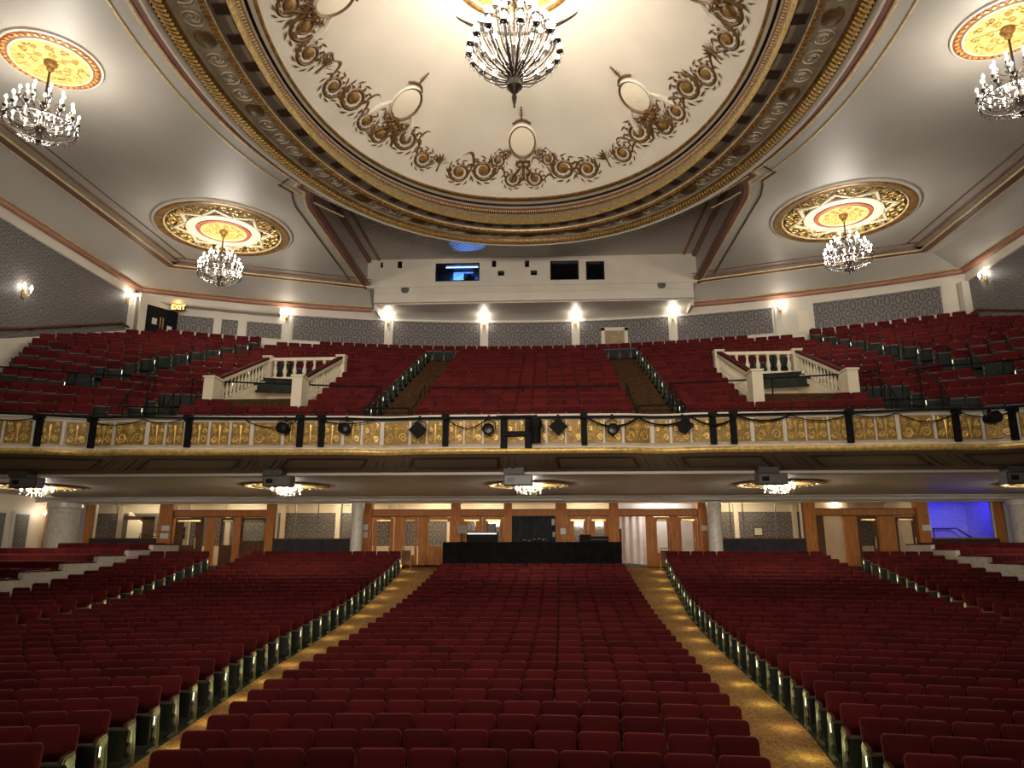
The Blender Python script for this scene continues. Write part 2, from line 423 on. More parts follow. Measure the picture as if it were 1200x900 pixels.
# exit doors in the corner of the balcony
ex = thing('door_2', None, None, (-17.3, 29.9, 9.3)); tag(ex, kind='structure')
dv = Vector((.62, 1., 0)).normalized()
e0 = Vector((-17.15, 29.3, 0)); e1 = e0 + dv*1.55
mid = (e0+e1)/2
MB().m('white_paint').obox((mid.x, mid.y, 10.0), dv, 2.1, .08, 2.2).build('door_surround', parent=ex)
nv = Vector((dv.y, -dv.x, 0))
for q, sl in ((.27, 'l'), (.73, 'r')):
    c = lerp(e0, e1, q) + nv*.07
    lf = MB().m('black_metal').obox((c.x, c.y, 9.85), dv, .72, .05, 1.6).build('door_leaf', parent=ex)
    c2 = c + nv*.035
    MB().m('paper').obox((c2.x, c2.y, 9.95 if sl == 'l' else 9.75), dv, .22, .01, .28).build('notice', parent=lf)
    c3 = c + nv*.05 + dv*(.26 if sl == 'l' else -.33)
    MB().m('brass').obox((c3.x, c3.y, 9.95), dv, .05, .04, .5).build('pull_handle', parent=lf)

# EXIT sign
ec = e0 + dv*1.25 + nv*.5
es = thing('exit_sign', 'glowing amber EXIT sign hanging before the dark double doors', 'sign', (ec.x, ec.y, 10.62))
fr = MB().m('black_metal').obox((ec.x, ec.y, 10.75), (1, .12, 0), .62, .07, .3); fr.box(ec.x-.015, ec.x+.015, ec.y-.015, ec.y+.015, 10.9, 10.95); fr.build('sign_box', parent=es)
fd = Vector((1, .12, 0)).normalized(); fn_ = Vector((fd.y, -fd.x, 0))
MB().m('exit_glow').obox((ec.x + fn_.x*.04, ec.y + fn_.y*.04, 10.75), fd, .58, .01, .26).build('lit_face', parent=es)
dg_ = None
tc = bpy.data.curves.new('exit_text', 'FONT'); tc.body = 'EXIT'; tc.size = .31; tc.align_x = 'CENTER'; tc.align_y = 'CENTER'; tc.extrude = .004
tc.materials.append(MAT['exit_letters'])
tmp_ = bpy.data.objects.new('lettering_curve', tc); COL.objects.link(tmp_); bpy.context.view_layer.update()
tm_ = bpy.data.meshes.new_from_object(tmp_.evaluated_get(bpy.context.evaluated_depsgraph_get())); bpy.data.objects.remove(tmp_)
to = bpy.data.objects.new('lettering', tm_); COL.objects.link(to); to.parent = es
to.location = (fn_.x*.055, fn_.y*.055, .13); to.rotation_euler = (pi/2, 0, atan2(fd.y, fd.x))
lamp('exit_lamp', 'POINT', (ec.x, ec.y-.1, 10.98), 3, (1, .5, .1), parent=es, size=.1)

# ---------------------------------------------------------------- main ceiling: flat field with oval opening and booth recess
def oval(X, Y, yc, z, th, n=2.12):
    c, s_ = cos(th), sin(th); r = (abs(c)**n + abs(s_)**n)**(-1/n); return (X*r*c, yc + Y*r*s_, z)
YD = 16.8*S
E0 = (9.5*S, 12.0*S)
hole = []
ths = [pi/2 + 2*pi*i/160 for i in range(161)]
# opening edge from the right recess corner, round the stage end, to the left recess corner
pts = [oval(E0[0], E0[1], YD, CZ, th)[:2] for th in [radians(90 - a) for a in range(0, 361, 3)]]
ring_pts = [p for p in pts if not (p[1] > YD + 6.5 and abs(p[0]) < 7.55)]
i0 = min(range(len(ring_pts)), key=lambda i: (0 if ring_pts[i][0] > 0 else 1, -ring_pts[i][1]))
ring_pts = ring_pts[i0:] + ring_pts[:i0]     # right end of the notch -> clockwise round the front -> left end of the notch
rc = [(7.55, ring_pts[0][1] + .35), (7.75, ring_pts[0][1] + .85), (7.88, ring_pts[0][1] + 1.5)]
XN = 7.9
backL = [(-16.6, 29.2), (-XN, 32.35)]
outer = [(XN, 32.35)] + rc[::-1] + ring_pts + [(-x, y) for x, y in rc] + [(-XN, 32.35), (-16.6, 29.2), (-16.6, -2), (16.6, -2), (16.6, 29.2)]
# (the notch joins the opening; the front bridge closes the field toward the stage)
def fill(b, poly, z):
    tri = tessellate_polygon([[Vector((x, y, 0)) for x, y in poly]])
    b.add([(x, y, z) for x, y in poly], [tuple(t) for t in tri]); return b
half = {g: [(0, -2), (XMS[g], -2), (XMS[g], 29.2), (XN, 32.35)] + rc[::-1] + [p for p in ring_pts if p[0] >= -1e-6] for g in (-1, 1)}
cl = MB().m('ceiling_paint'); fill(cl, half[1], CZ); fill(cl, [(-x, y) for x, y in half[-1]], CZ)
# upper skin so the ceiling has thickness
fill(cl, half[1], CZ + .25); fill(cl, [(-x, y) for x, y in half[-1]], CZ + .25)
ceil_ob = cl.build('ceiling', kind='structure')
# coves between wall and ceiling, side and back
for sgn in (-1, 1):
    xw, xm = XWS[sgn], XMS[sgn]
    path_o = [(sgn*(xw-.03), -2), (sgn*(xw-.03), 29.55)] + [(sgn*x, BW(x) - .03) for x in (xw-.15, 16, 14, 12, 10, XN)]
    path_i = [(sgn*xm, -2), (sgn*xm, 29.2)] + [(sgn*x, lerp(29.2, 32.35, (xm-x)/(xm-XN))) for x in (xm-.15, 14.6, 13, 11.2, 9.5, XN)]
    c = MB().m('ceiling_paint'); N = len(path_o)
    c.grid(lambda u, v: (lerp(path_o[int(round(u*(N-1)))][0], path_i[int(round(u*(N-1)))][0], v), lerp(path_o[int(round(u*(N-1)))][1], path_i[int(round(u*(N-1)))][1], v), lerp(11.62, CZ, v) + .12*sin(v*pi)), N-1, 6)
    c.build('ceiling_cove', kind='structure', smooth=40)
    po = path_o if sgn > 0 else path_o
    fl = 1 if sgn < 0 else -1
    def strip(name, path, prof, mat, nm=0): 
        t = MB().m(mat); t.sweep(path, [(fl*o, h) for o, h in prof]); return t.build(name, kind='structure')
    strip('trim_1', path_o, [(0.0, 11.42), (.10, 11.46), (.14, 11.56), (.07, 11.62), (0, 11.64)], 'rust_paint')
    strip('trim_2', path_o, [(0.05, 11.64), (.12, 11.66), (.10, 11.70), (0.03, 11.71)], 'gold_pale')
    for j, (a, w_, h, mat) in enumerate(((-.22, .07, .04, 'brown_red_paint'), (-.10, .05, .05, 'gold_pale'), (0, .28, .05, 'brown_red_paint'), (.30, .07, .08, 'gold_pale'), (.38, .30, .04, 'taupe_relief'), (.72, .06, .06, 'brown_red_paint'), (1.15, .05, .03, 'ornament_bronze'))):
        strip('trim_%d' % (3+j), path_i, [(a, CZ-.0), (a+.01, CZ-h), (a+w_-.01, CZ-h), (a+w_, CZ)], mat)

# ---------------------------------------------------------------- booth recess and booth front
RZ = 13.7
rec_path_r = [(0, ring_pts[0][1] - 2.2)] 
b = MB().m('tin_ceiling'); b.add([(-7.9, 24.4, RZ), (7.9, 24.4, RZ), (7.9, 32.4, RZ), (-7.9, 32.4, RZ)], [(0,1,2,3)]); tinc = b.build('ceiling_recess', kind='structure')
for sgn in (-1, 1):
    edge = [(sgn*XN, 32.4)] + [(sgn*x, y) for x, y in rc[::-1]] + [(sgn*abs(ring_pts[0][0]), ring_pts[0][1]), (sgn*7.0, ring_pts[0][1]-.6)]
    fl = -1 if sgn < 0 else 1
    t = MB().m('ceiling_paint'); t.sweep(edge, [(0, CZ), (0, RZ)]); t.build('wall_recess_' + ('left' if sgn < 0 else 'right'), kind='structure', smooth=30)
    def st(name, prof, mat, off=0):
        t = MB().m(mat); t.sweep(edge, [(fl*o, h) for o, h in prof]); t.build(name, kind='structure', smooth=30)
    st('trim_11', [(-.02, CZ-.05), (.10, CZ-.02), (.10, CZ+.16), (0, CZ+.18)], 'brown_red_paint')
    st('trim_12', [(-.02, CZ), (-.02, CZ-.06), (-.16, CZ-.06), (-.18, CZ)], 'brown_red_paint')
    st('trim_13', [(-.19, CZ), (-.19, CZ-.05), (-.27, CZ-.05), (-.28, CZ)], 'gold_pale')
    st('trim_14', [(-.62, CZ), (-.62, CZ-.03), (-.67, CZ-.03), (-.67, CZ)], 'ornament_bronze')
    st('trim_15', [(0, RZ-.16), (.16, RZ-.12), (.18, RZ), (0, RZ)], 'brown_red_paint')
    st('trim_16', [(.5, RZ-.04), (.6, RZ-.05), (.62, RZ), (.5, RZ)], 'gold_dark')
BY = 32.0
# booth front: a wall with real window openings, made of the pieces around them
OPN = [(-4.57, -2.44, 12.53, 13.45, 'w'), (.97, 2.33, 12.5, 13.47, 'w'), (2.68, 3.55, 12.47, 13.41, 'w'), (-6.43, -6.21, 13.25, 13.6, 'p'), (-1.84, -1.63, 13.22, 13.54, 'p'),
       (-1.55, -1.24, 12.77, 13.01, 'p'), (-.25, -.04, 13.18, 13.51, 'p'), (.03, .34, 12.76, 13.0, 'p')]
def wall_with_holes(b, x0, x1, z0, z1, y0, y1, holes):
    xs = sorted({x0, x1, *[h[0] for h in holes], *[h[1] for h in holes]})
    for a, c in zip(xs, xs[1:]):
        hs = sorted([h for h in holes if h[0] < (a+c)/2 < h[1]], key=lambda h: h[2]); z = z0
        for h in hs:
            if h[2] > z: b.box(a, c, y0, y1, z, h[2])
            z = h[3]
        if z < z1: b.box(a, c, y0, y1, z, z1)
bw = MB().m('white_paint'); wall_with_holes(bw, -XN, XN, 12.25, RZ, BY, BY+.2, OPN)
bw.box(-7.5, 7.68, BY-.12, BY+.2, 11.45, 12.25)
bw.box(-7.5, 7.68, BY-.17, BY+.2, 12.2, 12.28).box(-7.5, 7.68, BY-.15, BY, 11.88, 11.92)
booth = bw.build('wall_booth', kind='structure')
# booth underside, closing back to the curved wall
MB().m('soffit_paint').box(-7.45, 7.62, BY, 34.2, 11.38, 11.46).build('booth_soffit', kind='structure')
sk = MB().m('ceiling_paint'); pts = [(x, BW(x)-.02) for x in [lerp(-7.45, 7.62, i/24) for i in range(25)]]
sk.grid(lambda u, v: (pts[int(round(u*24))][0], pts[int(round(u*24))][1] - .5*v*v, lerp(11.1, 11.40, v)), 24, 4); sk.build('cove_booth', kind='structure', smooth=40)
MB().m('white_paint').box(-7.5, -7.4, BY, 33.2, 11.1, 12.25).box(7.55, 7.68, BY, 33.2, 11.1, 12.25).build('wall_booth_return', kind='structure')
# room behind the windows
rb = MB().m('screen_dark'); rb.box(-7, 7, 33.6, 33.7, 12.2, RZ).box(-7, 7, BY+.2, 33.7, 12.2, 12.26).box(-7, 7, BY+.2, 33.7, RZ-.05, RZ)
rb.box(-5.2, -5.1, BY+.2, 33.7, 12.2, RZ).box(-2.0, -1.9, BY+.2, 33.7, 12.2, RZ).box(.6, .7, BY+.2, 33.7, 12.2, RZ); rb.build('booth_room', kind='structure')
for i, h in enumerate(OPN):
    nm = 'window_%d' % (i+1)
    x0, x1, z0, z1, k = h
    f = MB().m('screen_dark'); fw = .05 if k == 'w' else .02
    f.box(x0, x0+fw, BY-.01, BY+.1, z0, z1).box(x1-fw, x1, BY-.01, BY+.1, z0, z1).box(x0, x1, BY-.01, BY+.1, z0, z0+fw).box(x0, x1, BY-.01, BY+.1, z1-fw, z1)
    wf = f.build(nm, kind='structure')
    MB().m('dark_glass').box(x0+fw, x1-fw, BY+.1, BY+.115, z0+fw, z1-fw).build('pane', parent=wf)
# blue-lit gear behind the first window
MB().m('blue_wall').box(-3.9, -2.9, 33.5, 33.58, 12.3, 13.6).build('booth_backdrop', label='pale backdrop glowing blue inside the control booth window', cat='backdrop')
t = thing('booth_projector', 'dark projector on a stand silhouetted in the blue booth window', 'projector', (-3.05, 33.0, 12.26))
MB().m('black_metal').box(-3.3, -2.8, 32.8, 33.3, 12.95, 13.25).build('body', parent=t)
MB().m('screen_dark').lathe([(.09, -.12), (.11, 0), (.0, .0)], (-3.0, 32.8, 13.08), 10, 'y').build('lens', parent=t)
q = MB().m('black_metal')
for dx in (-.25, .25): q.tube([(-3.05, 33.05, 12.95), (-3.05+dx, 33.0, 12.26)], .03)
q.tube([(-3.05, 33.05, 12.95), (-3.05, 33.3, 12.26)], .03); q.build('tripod', parent=t)
tb = MB().m('booth_tube').tube([(-4.2, 32.9, RZ-.09), (-2.6, 32.9, RZ-.09)], .03)
tb.build('booth_tube_light', label='blue-white tube lamp inside the control booth window', cat='lamp', at=(-3.4, 32.9, RZ-.09))
lamp('booth_lamp', 'AREA', (-3.4, 32.8, 13.45), 130, (.10, .30, 1.0), size=1.4, sizey=.5, rot=(radians(25), 0, 0))
d_ = Vector((.1, -1.75, 1.2)).normalized(); lamp('booth_lamp_up', 'SPOT', (-2.95, 32.5, 12.52), 420, (.12, .34, 1.0), size=.03, rot=tuple(d_.to_track_quat('-Z', 'Y').to_euler()), spot=radians(42), blend=.25)
desk_ = MB().m('screen_dark').box(-4.5, -2.5, 32.35, 32.7, 12.26, 12.40); desk_.build('booth_desk', label='narrow dark shelf under the blue booth window', cat='desk')
for dx, zz in ((-7.2, 13.3),):
    MB().m('black_metal').box(dx-.05, dx+.05, BY-.06, BY, zz, zz+.25).build('booth_wall_box', label='tiny black box high on the booth wall corner', cat='box')
for x in (-6.0, 6.2):
    MB().m('grey_trim').lathe([(.0, 0), (.2, .0), (.2, .05), (0, .05)], (x, BY-.14, 12.1), 12, 'y').build('wall_speaker', label='flat grey disc on the booth front %s' % ('under the lone square port' if x < 0 else 'beyond the dark windows'), cat='speaker')

# ---------------------------------------------------------------- dome: nested oval rings
def ring_loft(name, rows, mats, seg=160, smooth=35, kind='structure', n=2.12, parent=None):
    """rows of (X, Y, z) half-axes at the z=13 reference; a surface between each pair"""
    b = MB()
    for (a, c, mt) in zip(rows, rows[1:], mats):
        if mt is None: continue
        b.m(mt); b.grid(lambda u, v: oval(lerp(a[0], c[0], v)*S, lerp(a[1], c[1], v)*S, YD, lerp(a[2], c[2], v), 2*pi*u, n), seg, 1, True)
    return b.build(name, kind=kind, smooth=smooth, parent=parent)
def half_round(X0, Y0, X1, Y1, z, h, k=5):
    return [(lerp(X0, X1, (1-cos(pi*i/k))/2), lerp(Y0, Y1, (1-cos(pi*i/k))/2), z - h*sin(pi*i/k)) for i in range(k+1)]
def ring_round(name, X0, Y0, X1, Y1, z, h, mat): 
    r = half_round(X0, Y0, X1, Y1, z, h); return ring_loft(name, r, [mat]*(len(r)-1))
ring_loft('trim_20', [(9.53, 12.03, CZ), (9.48, 11.99, CZ-.05), (9.42, 11.97, CZ-.05), (9.40, 11.96, CZ)], ['gold_pale', 'gold_pale', 'gold_pale'])
ring_loft('trim_21', [(9.42, 11.97, CZ-.01), (9.14, 11.92, CZ-.02)], ['brown_red_paint'])
ring_round('trim_22', 9.16, 11.97, 8.95, 11.86, CZ-.02, .16, 'white_paint')
ring_loft('trim_23', [(10.18, 12.75, CZ), (10.17, 12.74, CZ-.03), (10.12, 12.69, CZ-.03), (10.11, 12.68, CZ)], ['gold_pale']*3) if False else None
dr_ = MB().m('gold_pale')
arcp = [oval(9.95*S, 12.85*S, YD, CZ-.015, radians(a))[:2] for a in range(-60, 46, 2)]
for sgn in (-1, 1):
    dr_.sweep([(sgn*x, y) for x, y in arcp], [(-.03, CZ), (-.03, CZ-.03), (.03, CZ-.03), (.03, CZ)])
dr_.build('trim_24', kind='structure')
ring_loft('trim_25', [(8.95, 11.86, CZ-.02), (8.90, 11.82, CZ+.14), (8.86, 11.80, CZ-.04)], ['coffer_deep', 'coffer_deep'])
ring_loft('dome_soffit', [(8.86, 11.80, CZ-.04), (8.54, 11.52, CZ-.02), (8.49, 11.46, CZ-.06), (8.44, 11.40, CZ-.01), (7.72, 10.80, CZ-.01), (7.68, 10.76, CZ-.05)], ['gold_dark', 'taupe_plaster', 'taupe_plaster', 'taupe_plaster', 'taupe_plaster'])
ring_loft('dome_soffit_coffers', [(7.56, 10.60, CZ-.03), (7.50, 10.55, CZ+.02), (7.12, 10.14, CZ+.05), (7.05, 10.06, CZ-.02)], ['coffer_dark']*3)
ring_loft('trim_26', [(7.60, 10.63, CZ-.05), (7.57, 10.60, CZ-.09), (7.54, 10.58, CZ-.05)], ['gold_pale']*2)
ring_loft('dome_cornice', [(7.08, 10.10, CZ+.02), (7.06, 10.06, CZ-.07), (7.02, 10.0, CZ-.07), (6.98, 9.85, CZ-.01), (6.92, 9.42, CZ+.05)], ['gold_pale', 'gold_pale', 'gold_leaf', 'gold_pale'])
ring_loft('dome_cornice', [(6.92, 9.42, CZ+.05), (6.89, 9.3, CZ+.02), (6.86, 9.2, CZ+.07), (6.80, 9.02, CZ+.10), (6.76, 8.92, CZ+.08), (6.73, 8.86, CZ+.10), (6.72, 8.85, CZ+.24)], ['gold_pale', 'gold_dark', 'rust_paint', 'gold_pale', 'white_paint', 'coffer_deep'])
ring_loft('dome_cornice', [(6.72, 8.85, CZ+.24), (6.66, 8.72, CZ+.24), (6.65, 8.7, CZ+.12), (6.62, 8.62, CZ+.10), (6.53, 8.38, CZ+.12)], ['coffer_deep', 'coffer_deep', 'cream_paint', 'cream_paint'])
ring_round('trim_27', 6.53, 8.38, 6.42, 8.12, CZ+.11, .05, 'gold_dark')
ring_round('trim_28', 8.87, 11.80, 8.56, 11.55, CZ-.03, .15, 'gold_dark')
ring_round('trim_29', 7.71, 10.78, 7.56, 10.62, CZ-.04, .12, 'gold_dark')
# leaf-rope studs on the gilded rolls, dentils on the cornice: real relief, too many to pick apart
def studs(name, X, Y, z, n, sz, mat, th0=-25, th1=205, lean=.6):
    b = MB().m(mat)
    for i in range(n):
        th = radians(lerp(th0, th1, i/n)); p = Vector(oval(X*S, Y*S, YD, z, th)); q = Vector(oval(X*S, Y*S, YD, z, th+.01)); tg = (q-p).normalized()
        rd = Vector((tg.y, -tg.x, 0)); ax = (rd + tg*lean).normalized()
        b.obox(p, ax, sz[0], sz[1], sz[2])
    return b.build(name, kind='stuff', label='row of small gilded relief leaves and dentils on the dome ring', cat='ornament', at=oval(X*S, Y*S, YD, z, pi/2))
studs('dome_leaf_roll', 8.71, 11.67, CZ-.15, 300, (.30, .045, .05), 'gold_leaf')
studs('dome_leaf_roll', 7.63, 10.7, CZ-.15, 280, (.18, .04, .05), 'gold_dark')
studs('dome_dentil', 6.86, 9.18, CZ+.05, 330, (.09, .035, .06), 'gold_pale', lean=0)
# coffer cross bars and their dark panels, oval bosses and scrolls on the soffit band
sf = bpy.data.objects['dome_soffit_coffers']
bar = MB().m('coffer_deep'); bar.box(-.16, .16, -.17, .17, -.02, .02); me_bar = bar.mesh('coffer_block')
pan = MB().m('coffer_dark'); pan.box(-.16, .16, -.17, -.14, -.02, .01).box(-.16, .16, .14, .17, -.02, .01); pan.m('taupe_plaster')
pan.box(-.42, .42, -.16, .16, -.008, .008); me_pan_ = pan.mesh('coffer_panel')
def frame_on(X, Y, z, deg):
    th = radians(deg); p = Vector(oval(X*S, Y*S, YD, z, th)); q = Vector(oval(X*S, Y*S, YD, z, th+.01)); tg = (q-p).normalized(); return p, atan2(tg.y, tg.x)
NCF = 40
for i in range(NCF+1):
    d = lerp(-30, 210, i/NCF)
    p, a = frame_on(7.30, 10.34, CZ+.02, d)
    inst('coffer_block', me_bar, sf, p - WORLD[sf.name], (0, 0, a))
    if i < NCF:
        p, a = frame_on(7.30, 10.34, CZ+.045, d + 120/NCF)
        inst('coffer_panel', me_pan_, sf, p - WORLD[sf.name], (0, 0, a), (1, 1, 1))
so = bpy.data.objects['dome_soffit']
bo = MB().m('ornament_bronze'); bo.lathe([(0, -.07), (.14, -.06), (.22, -.03), (.26, -.02), (.27, 0)], (0, 0, 0), 16); me_boss = bo.mesh('oval_boss', 40)
# one scroll: a flat coil that opens into a stem
def coil(b, cx, cy, r, turns, w0, w1, h, dirn=1, a0=0, n=26, tail=None, axis=None):
    L, R = [], []
    for i in range(n+1):
        t = i/n; a = a0 + dirn*2*pi*turns*t; rr = r*(.25 + .75*t); ww = lerp(w0, w1, t)
        for lst, k in ((L, rr-ww/2), (R, rr+ww/2)): lst.append((cx + k*cos(a), cy + k*sin(a)))
    vs = []; fs = []
    for (x0, y0), (x1, y1) in zip(L, R): vs += [(x0, y0, 0), ((x0+x1)/2, (y0+y1)/2, -h), (x1, y1, 0)]
    for i in range(n): k = 3*i; fs += [(k, k+3, k+4, k+1), (k+1, k+4, k+5, k+2)]
    b.add(vs, fs); return b
sc = MB().m('taupe_relief'); coil(sc, 0, 0, .30, 1.6, .035, .05, .03); coil(sc, .0, 0, .12, .9, .03, .03, .03)
for k in range(5): sc.add([(.34*cos(k*1.25), .34*sin(k*1.25), -.02), (.42*cos(k*1.25+.15), .42*sin(k*1.25+.15), 0), (.36*cos(k*1.25+.3), .36*sin(k*1.25+.3), 0)], [(0, 1, 2)])
me_sc = sc.mesh('relief_scroll')
for i in range(15):
    d = lerp(-22, 202, i/14)
    p, a = frame_on(8.08, 11.1, CZ-.015, d); inst('oval_boss', me_boss, so, p - WORLD[so.name], (0, 0, a), (1.25, .95, 1))
    if i < 14:
        for j in range(3):
            p, a = frame_on(8.08, 11.1, CZ-.015, d + 224/14*(j+1)/4)
            inst('relief_scroll', me_sc, so, p - WORLD[so.name], (0, 0, a), (1, 1 if j % 2 else -1, 1))

# the saucer of the dome
XD, YDm, ZE, HD = 6.42*S, 8.1*S, 12.5, 2.75
def dome_pt(u, th, off=0.):
    x, y, _ = oval(XD*u, YDm*u, YD, 0, th); return Vector((x, y, ZE + HD*(1-u*u) - off))
dm = MB().m('dome_paint'); dm.grid(lambda a, v: tuple(dome_pt(max(v, 1e-4), 2*pi*a)), 128, 24, True)
dome = dm.build('ceiling_dome', kind='structure', smooth=60)
def on_dome(name, me, u, deg, rot=0, scale=(1, 1, 1), off=.02):
    th = radians(deg); p = dome_pt(u, th, off); tu = (dome_pt(u+.01, th) - p + Vector((0, 0, -off))).normalized(); tt = (dome_pt(u, th+.01, off) - p).normalized()
    nn = tt.cross(tu).normalized(); tu = nn.cross(tt).normalized()
    M = Matrix((tt, tu, nn)).transposed().to_4x4()          # x along the ring, y outward, z down/into the house or up
    if nn.z > 0: M = Matrix((tt, tu, -nn)).transposed().to_4x4()
    o = inst(name, me, dome, p - WORLD[dome.name]); o.matrix_local = Matrix.Translation(p - WORLD[dome.name]) @ M @ Matrix.Rotation(rot, 4, 'Z') @ Matrix.Diagonal((*scale, 1)); return o
def scroll_mesh(name, mat, core):
    b = MB().m(mat); coil(b, 0, 0, .36, 1.6, .07, .11, -.035, n=30)
    b.m(core).lathe([(.0, .05), (.09, .045), (.145, .02), (.15, 0)], (0, 0, 0), 10); b.m(mat)
    for k in range(12):
        a = k*.55; r0 = .21 + .008*k
        b.add([(r0*cos(a), r0*sin(a), .02), ((r0+.12)*cos(a+.10), (r0+.12)*sin(a+.10), .01), ((r0+.02)*cos(a+.38), (r0+.02)*sin(a+.38), .01)], [(0, 1, 2)])
    for k in range(11):
        a = k*.57+.3; b.add([(.38*cos(a), .38*sin(a), .02), (.45*cos(a+.20), .45*sin(a+.20), .025), (.50*cos(a+.52), .50*sin(a+.52), .01), (.42*cos(a+.36), .42*sin(a+.36), .02)], [(0, 1, 3), (1, 2, 3)])
    # stem running to the neighbour
    vs = []; fs = []
    for i in range(11):
        t = i/10; x = .34 + .42*t; y = -.05 - .30*sin(pi*t*.9); w_ = lerp(.085, .045, t); vs += [(x, y-w_, 0), (x, y, .03), (x, y+w_, 0)]
    for i in range(10): k = 3*i; fs += [(k, k+3, k+4, k+1), (k+1, k+4, k+5, k+2)]
    b.add(vs, fs); return b.mesh(name, 50)
me_scr = scroll_mesh('scroll_ornament', 'ornament_bronze', 'gold_dark')
lf = MB().m('ornament_bronze')
for k in range(-3, 4):
    a = k*.33; lf.add([(-.03*cos(a), .0, .02), (.5*sin(a), -.5*cos(a)*.95 , .01), (.06*cos(a)+.1*sin(a), -.05, .02), (.2*sin(a)-.05, -.3*cos(a), .03)], [(0, 3, 1), (3, 2, 1)])
lf.tube([(0, .3, .02), (0, -.45, .02)], .03, 5); me_leaf = lf.mesh('leaf_spray')
SCRL = [(4.2, .92, .72), (9.6, .843, .62), (15, .89, .98), (23.3, .914, .9), (37, .905, .82), (44.8, .862, 1.0), (51.5, .84, .5), (53.6, .9, .8), (60, .893, .8), (67.6, .862, 1.05), (75.2, .893, .9), (87.6, .906, .95), (95, .884, 1.05), (102, .905, .9), (110, .88, .95)]
for sg in (1, -1):
    for i, (a, u, s_) in enumerate(SCRL):
        f = 1 if i % 2 else -1; s_ *= 1.2
        on_dome('scroll_ornament', me_scr, u, 90 - sg*a, rot=(.3 if f > 0 else -.3), scale=(s_*f*sg, s_, 1))
    for a, u in ((31, .905), (82, .888)): on_dome('leaf_spray', me_leaf, u, 90 - sg*a, scale=(.9, .9, 1))
ov = MB().m('white_paint'); ov.lathe([(.585, 0), (.57, .05), (.54, .07)], (0, 0, 0), 28); ov.m('ornament_bronze').lathe([(.54, .07), (.50, .05), (.48, .02)], (0, 0, 0), 28); ov.m('cream_paint').lathe([(.48, .02), (.4, .035), (0, .04)], (0, 0, 0), 28)
me_ov = ov.mesh('oval_medallion', 40)
fin = MB().m('ornament_bronze'); fin.tube([(-.5, .12, .02), (-.25, -.05, .04), (0, -.12, .05), (.25, -.05, .04), (.5, .12, .02)], .05, 5)
fin.tube([(0, -.1, .03), (0, -.75, .03)], [.05, .015], 5)
for k in range(4): fin.add([(-.02, -.25-.12*k, .03), (-.20+.03*k, -.34-.12*k, .02), (-.02, -.31-.12*k, .03), (.02, -.25-.12*k, .03), (.20-.03*k, -.34-.12*k, .02), (.02, -.31-.12*k, .03)], [(0, 1, 2), (3, 4, 5)])
me_fin = fin.mesh('medallion_crest')
ped = MB().m('ornament_bronze')
for sx in (-1, 1): ped.tube([(sx*.12, .05, .03), (sx*.30, .3, .03), (sx*.15, .55, .03), (sx*.42, .95, .03), (sx*.55, 1.3, .02)], .06, 5)
ped.box(-.32, .32, .08, .18, .0, .05).box(-.2, .2, .4, .47, 0, .05).box(-.06, .06, .1, 1.3, 0, .04); me_ped = ped.mesh('medallion_pedestal')
wing = MB().m('dome_paint')
for sx in (-1, 1): wing.tube([(sx*.55, .25, .02), (sx*.8, .6, .05), (sx*.95, 1.05, .05), (sx*1.15, 1.5, .02)], [.04, .09, .10, .03], 6)
me_wing = wing.mesh('plaster_figures')
for a, u in ((90, .761), (38.9, .742), (141.1, .742), (-8, .75), (188, .75)):
    on_dome('oval_medallion', me_ov, u, a, scale=(.86, 1.12, 1)); on_dome('medallion_crest', me_fin, u-.088, a, scale=(.6, .72, 1)); on_dome('medallion_pedestal', me_ped, u+.075, a, scale=(.8, .62, 1))
    for sx in (-1, 1): on_dome('scroll_ornament', me_scr, u+.05 if a == 90 else u+.085, a + sx*(6.6 if a == 90 else 3.5), scale=(.42*sx, .42, 1))
    if a != 90: on_dome('plaster_figures', me_wing, u, a, scale=(.85, .8, 1))
# centre rose of the dome
cz = ZE + HD
cr = MB().m('cream_paint'); cr.lathe([(1.62, .02), (1.2, -.05), (1.2, -.05)], (0, YD, cz-.2), 40)
rose = thing('ceiling_rose', 'large gilded rose at the crown of the dome above the biggest chandelier', 'ceiling rose', (0, YD, cz-.2))
b = MB().m('bronze_dark'); b.lathe([(2.33, -.26), (2.30, -.31), (2.25, -.31), (2.22, -.26)], (0, YD, cz), 56); b.build('outer_ring', parent=rose, smooth=40)
b = MB().m('gold_dark'); b.lathe([(1.80, -.12), (1.76, -.22), (1.66, -.22), (1.62, -.16)], (0, YD, cz), 56).m('gold_pale').lathe([(1.62, -.16), (1.58, -.2), (1.52, -.16)], (0, YD, cz), 56); b.build('gilded_ring', parent=rose, smooth=40)
b = MB().m('gold_leaf'); b.lathe([(1.52, -.16), (.3, -.12), (.02, -.12)], (0, YD, cz), 56); b.build('field', parent=rose, smooth=40)
pt = MB().m('ornament_bronze'); pt.add([(-.05, .35, .0), (.05, .35, 0), (.16, 1.2, 0), (0, 1.45, 0), (-.16, 1.2, 0), (0, .9, -.06)], [(0, 5, 1), (1, 5, 2), (2, 5, 3), (3, 5, 4), (4, 5, 0)]); me_pt = pt.mesh('petal')
pt2 = MB().m('cream_paint'); pt2.lathe([(0, -.09), (.09, -.06), (.12, 0)], (0, 1.1, 0), 8); me_pt2 = pt2.mesh('rosette')
for i in range(16):
    inst('petal', me_pt, rose, (0, 0, .04), (0, 0, 2*pi*i/16)); inst('rosette', me_pt2, rose, (0, 0, .04), (0, 0, 2*pi*(i+.5)/16))
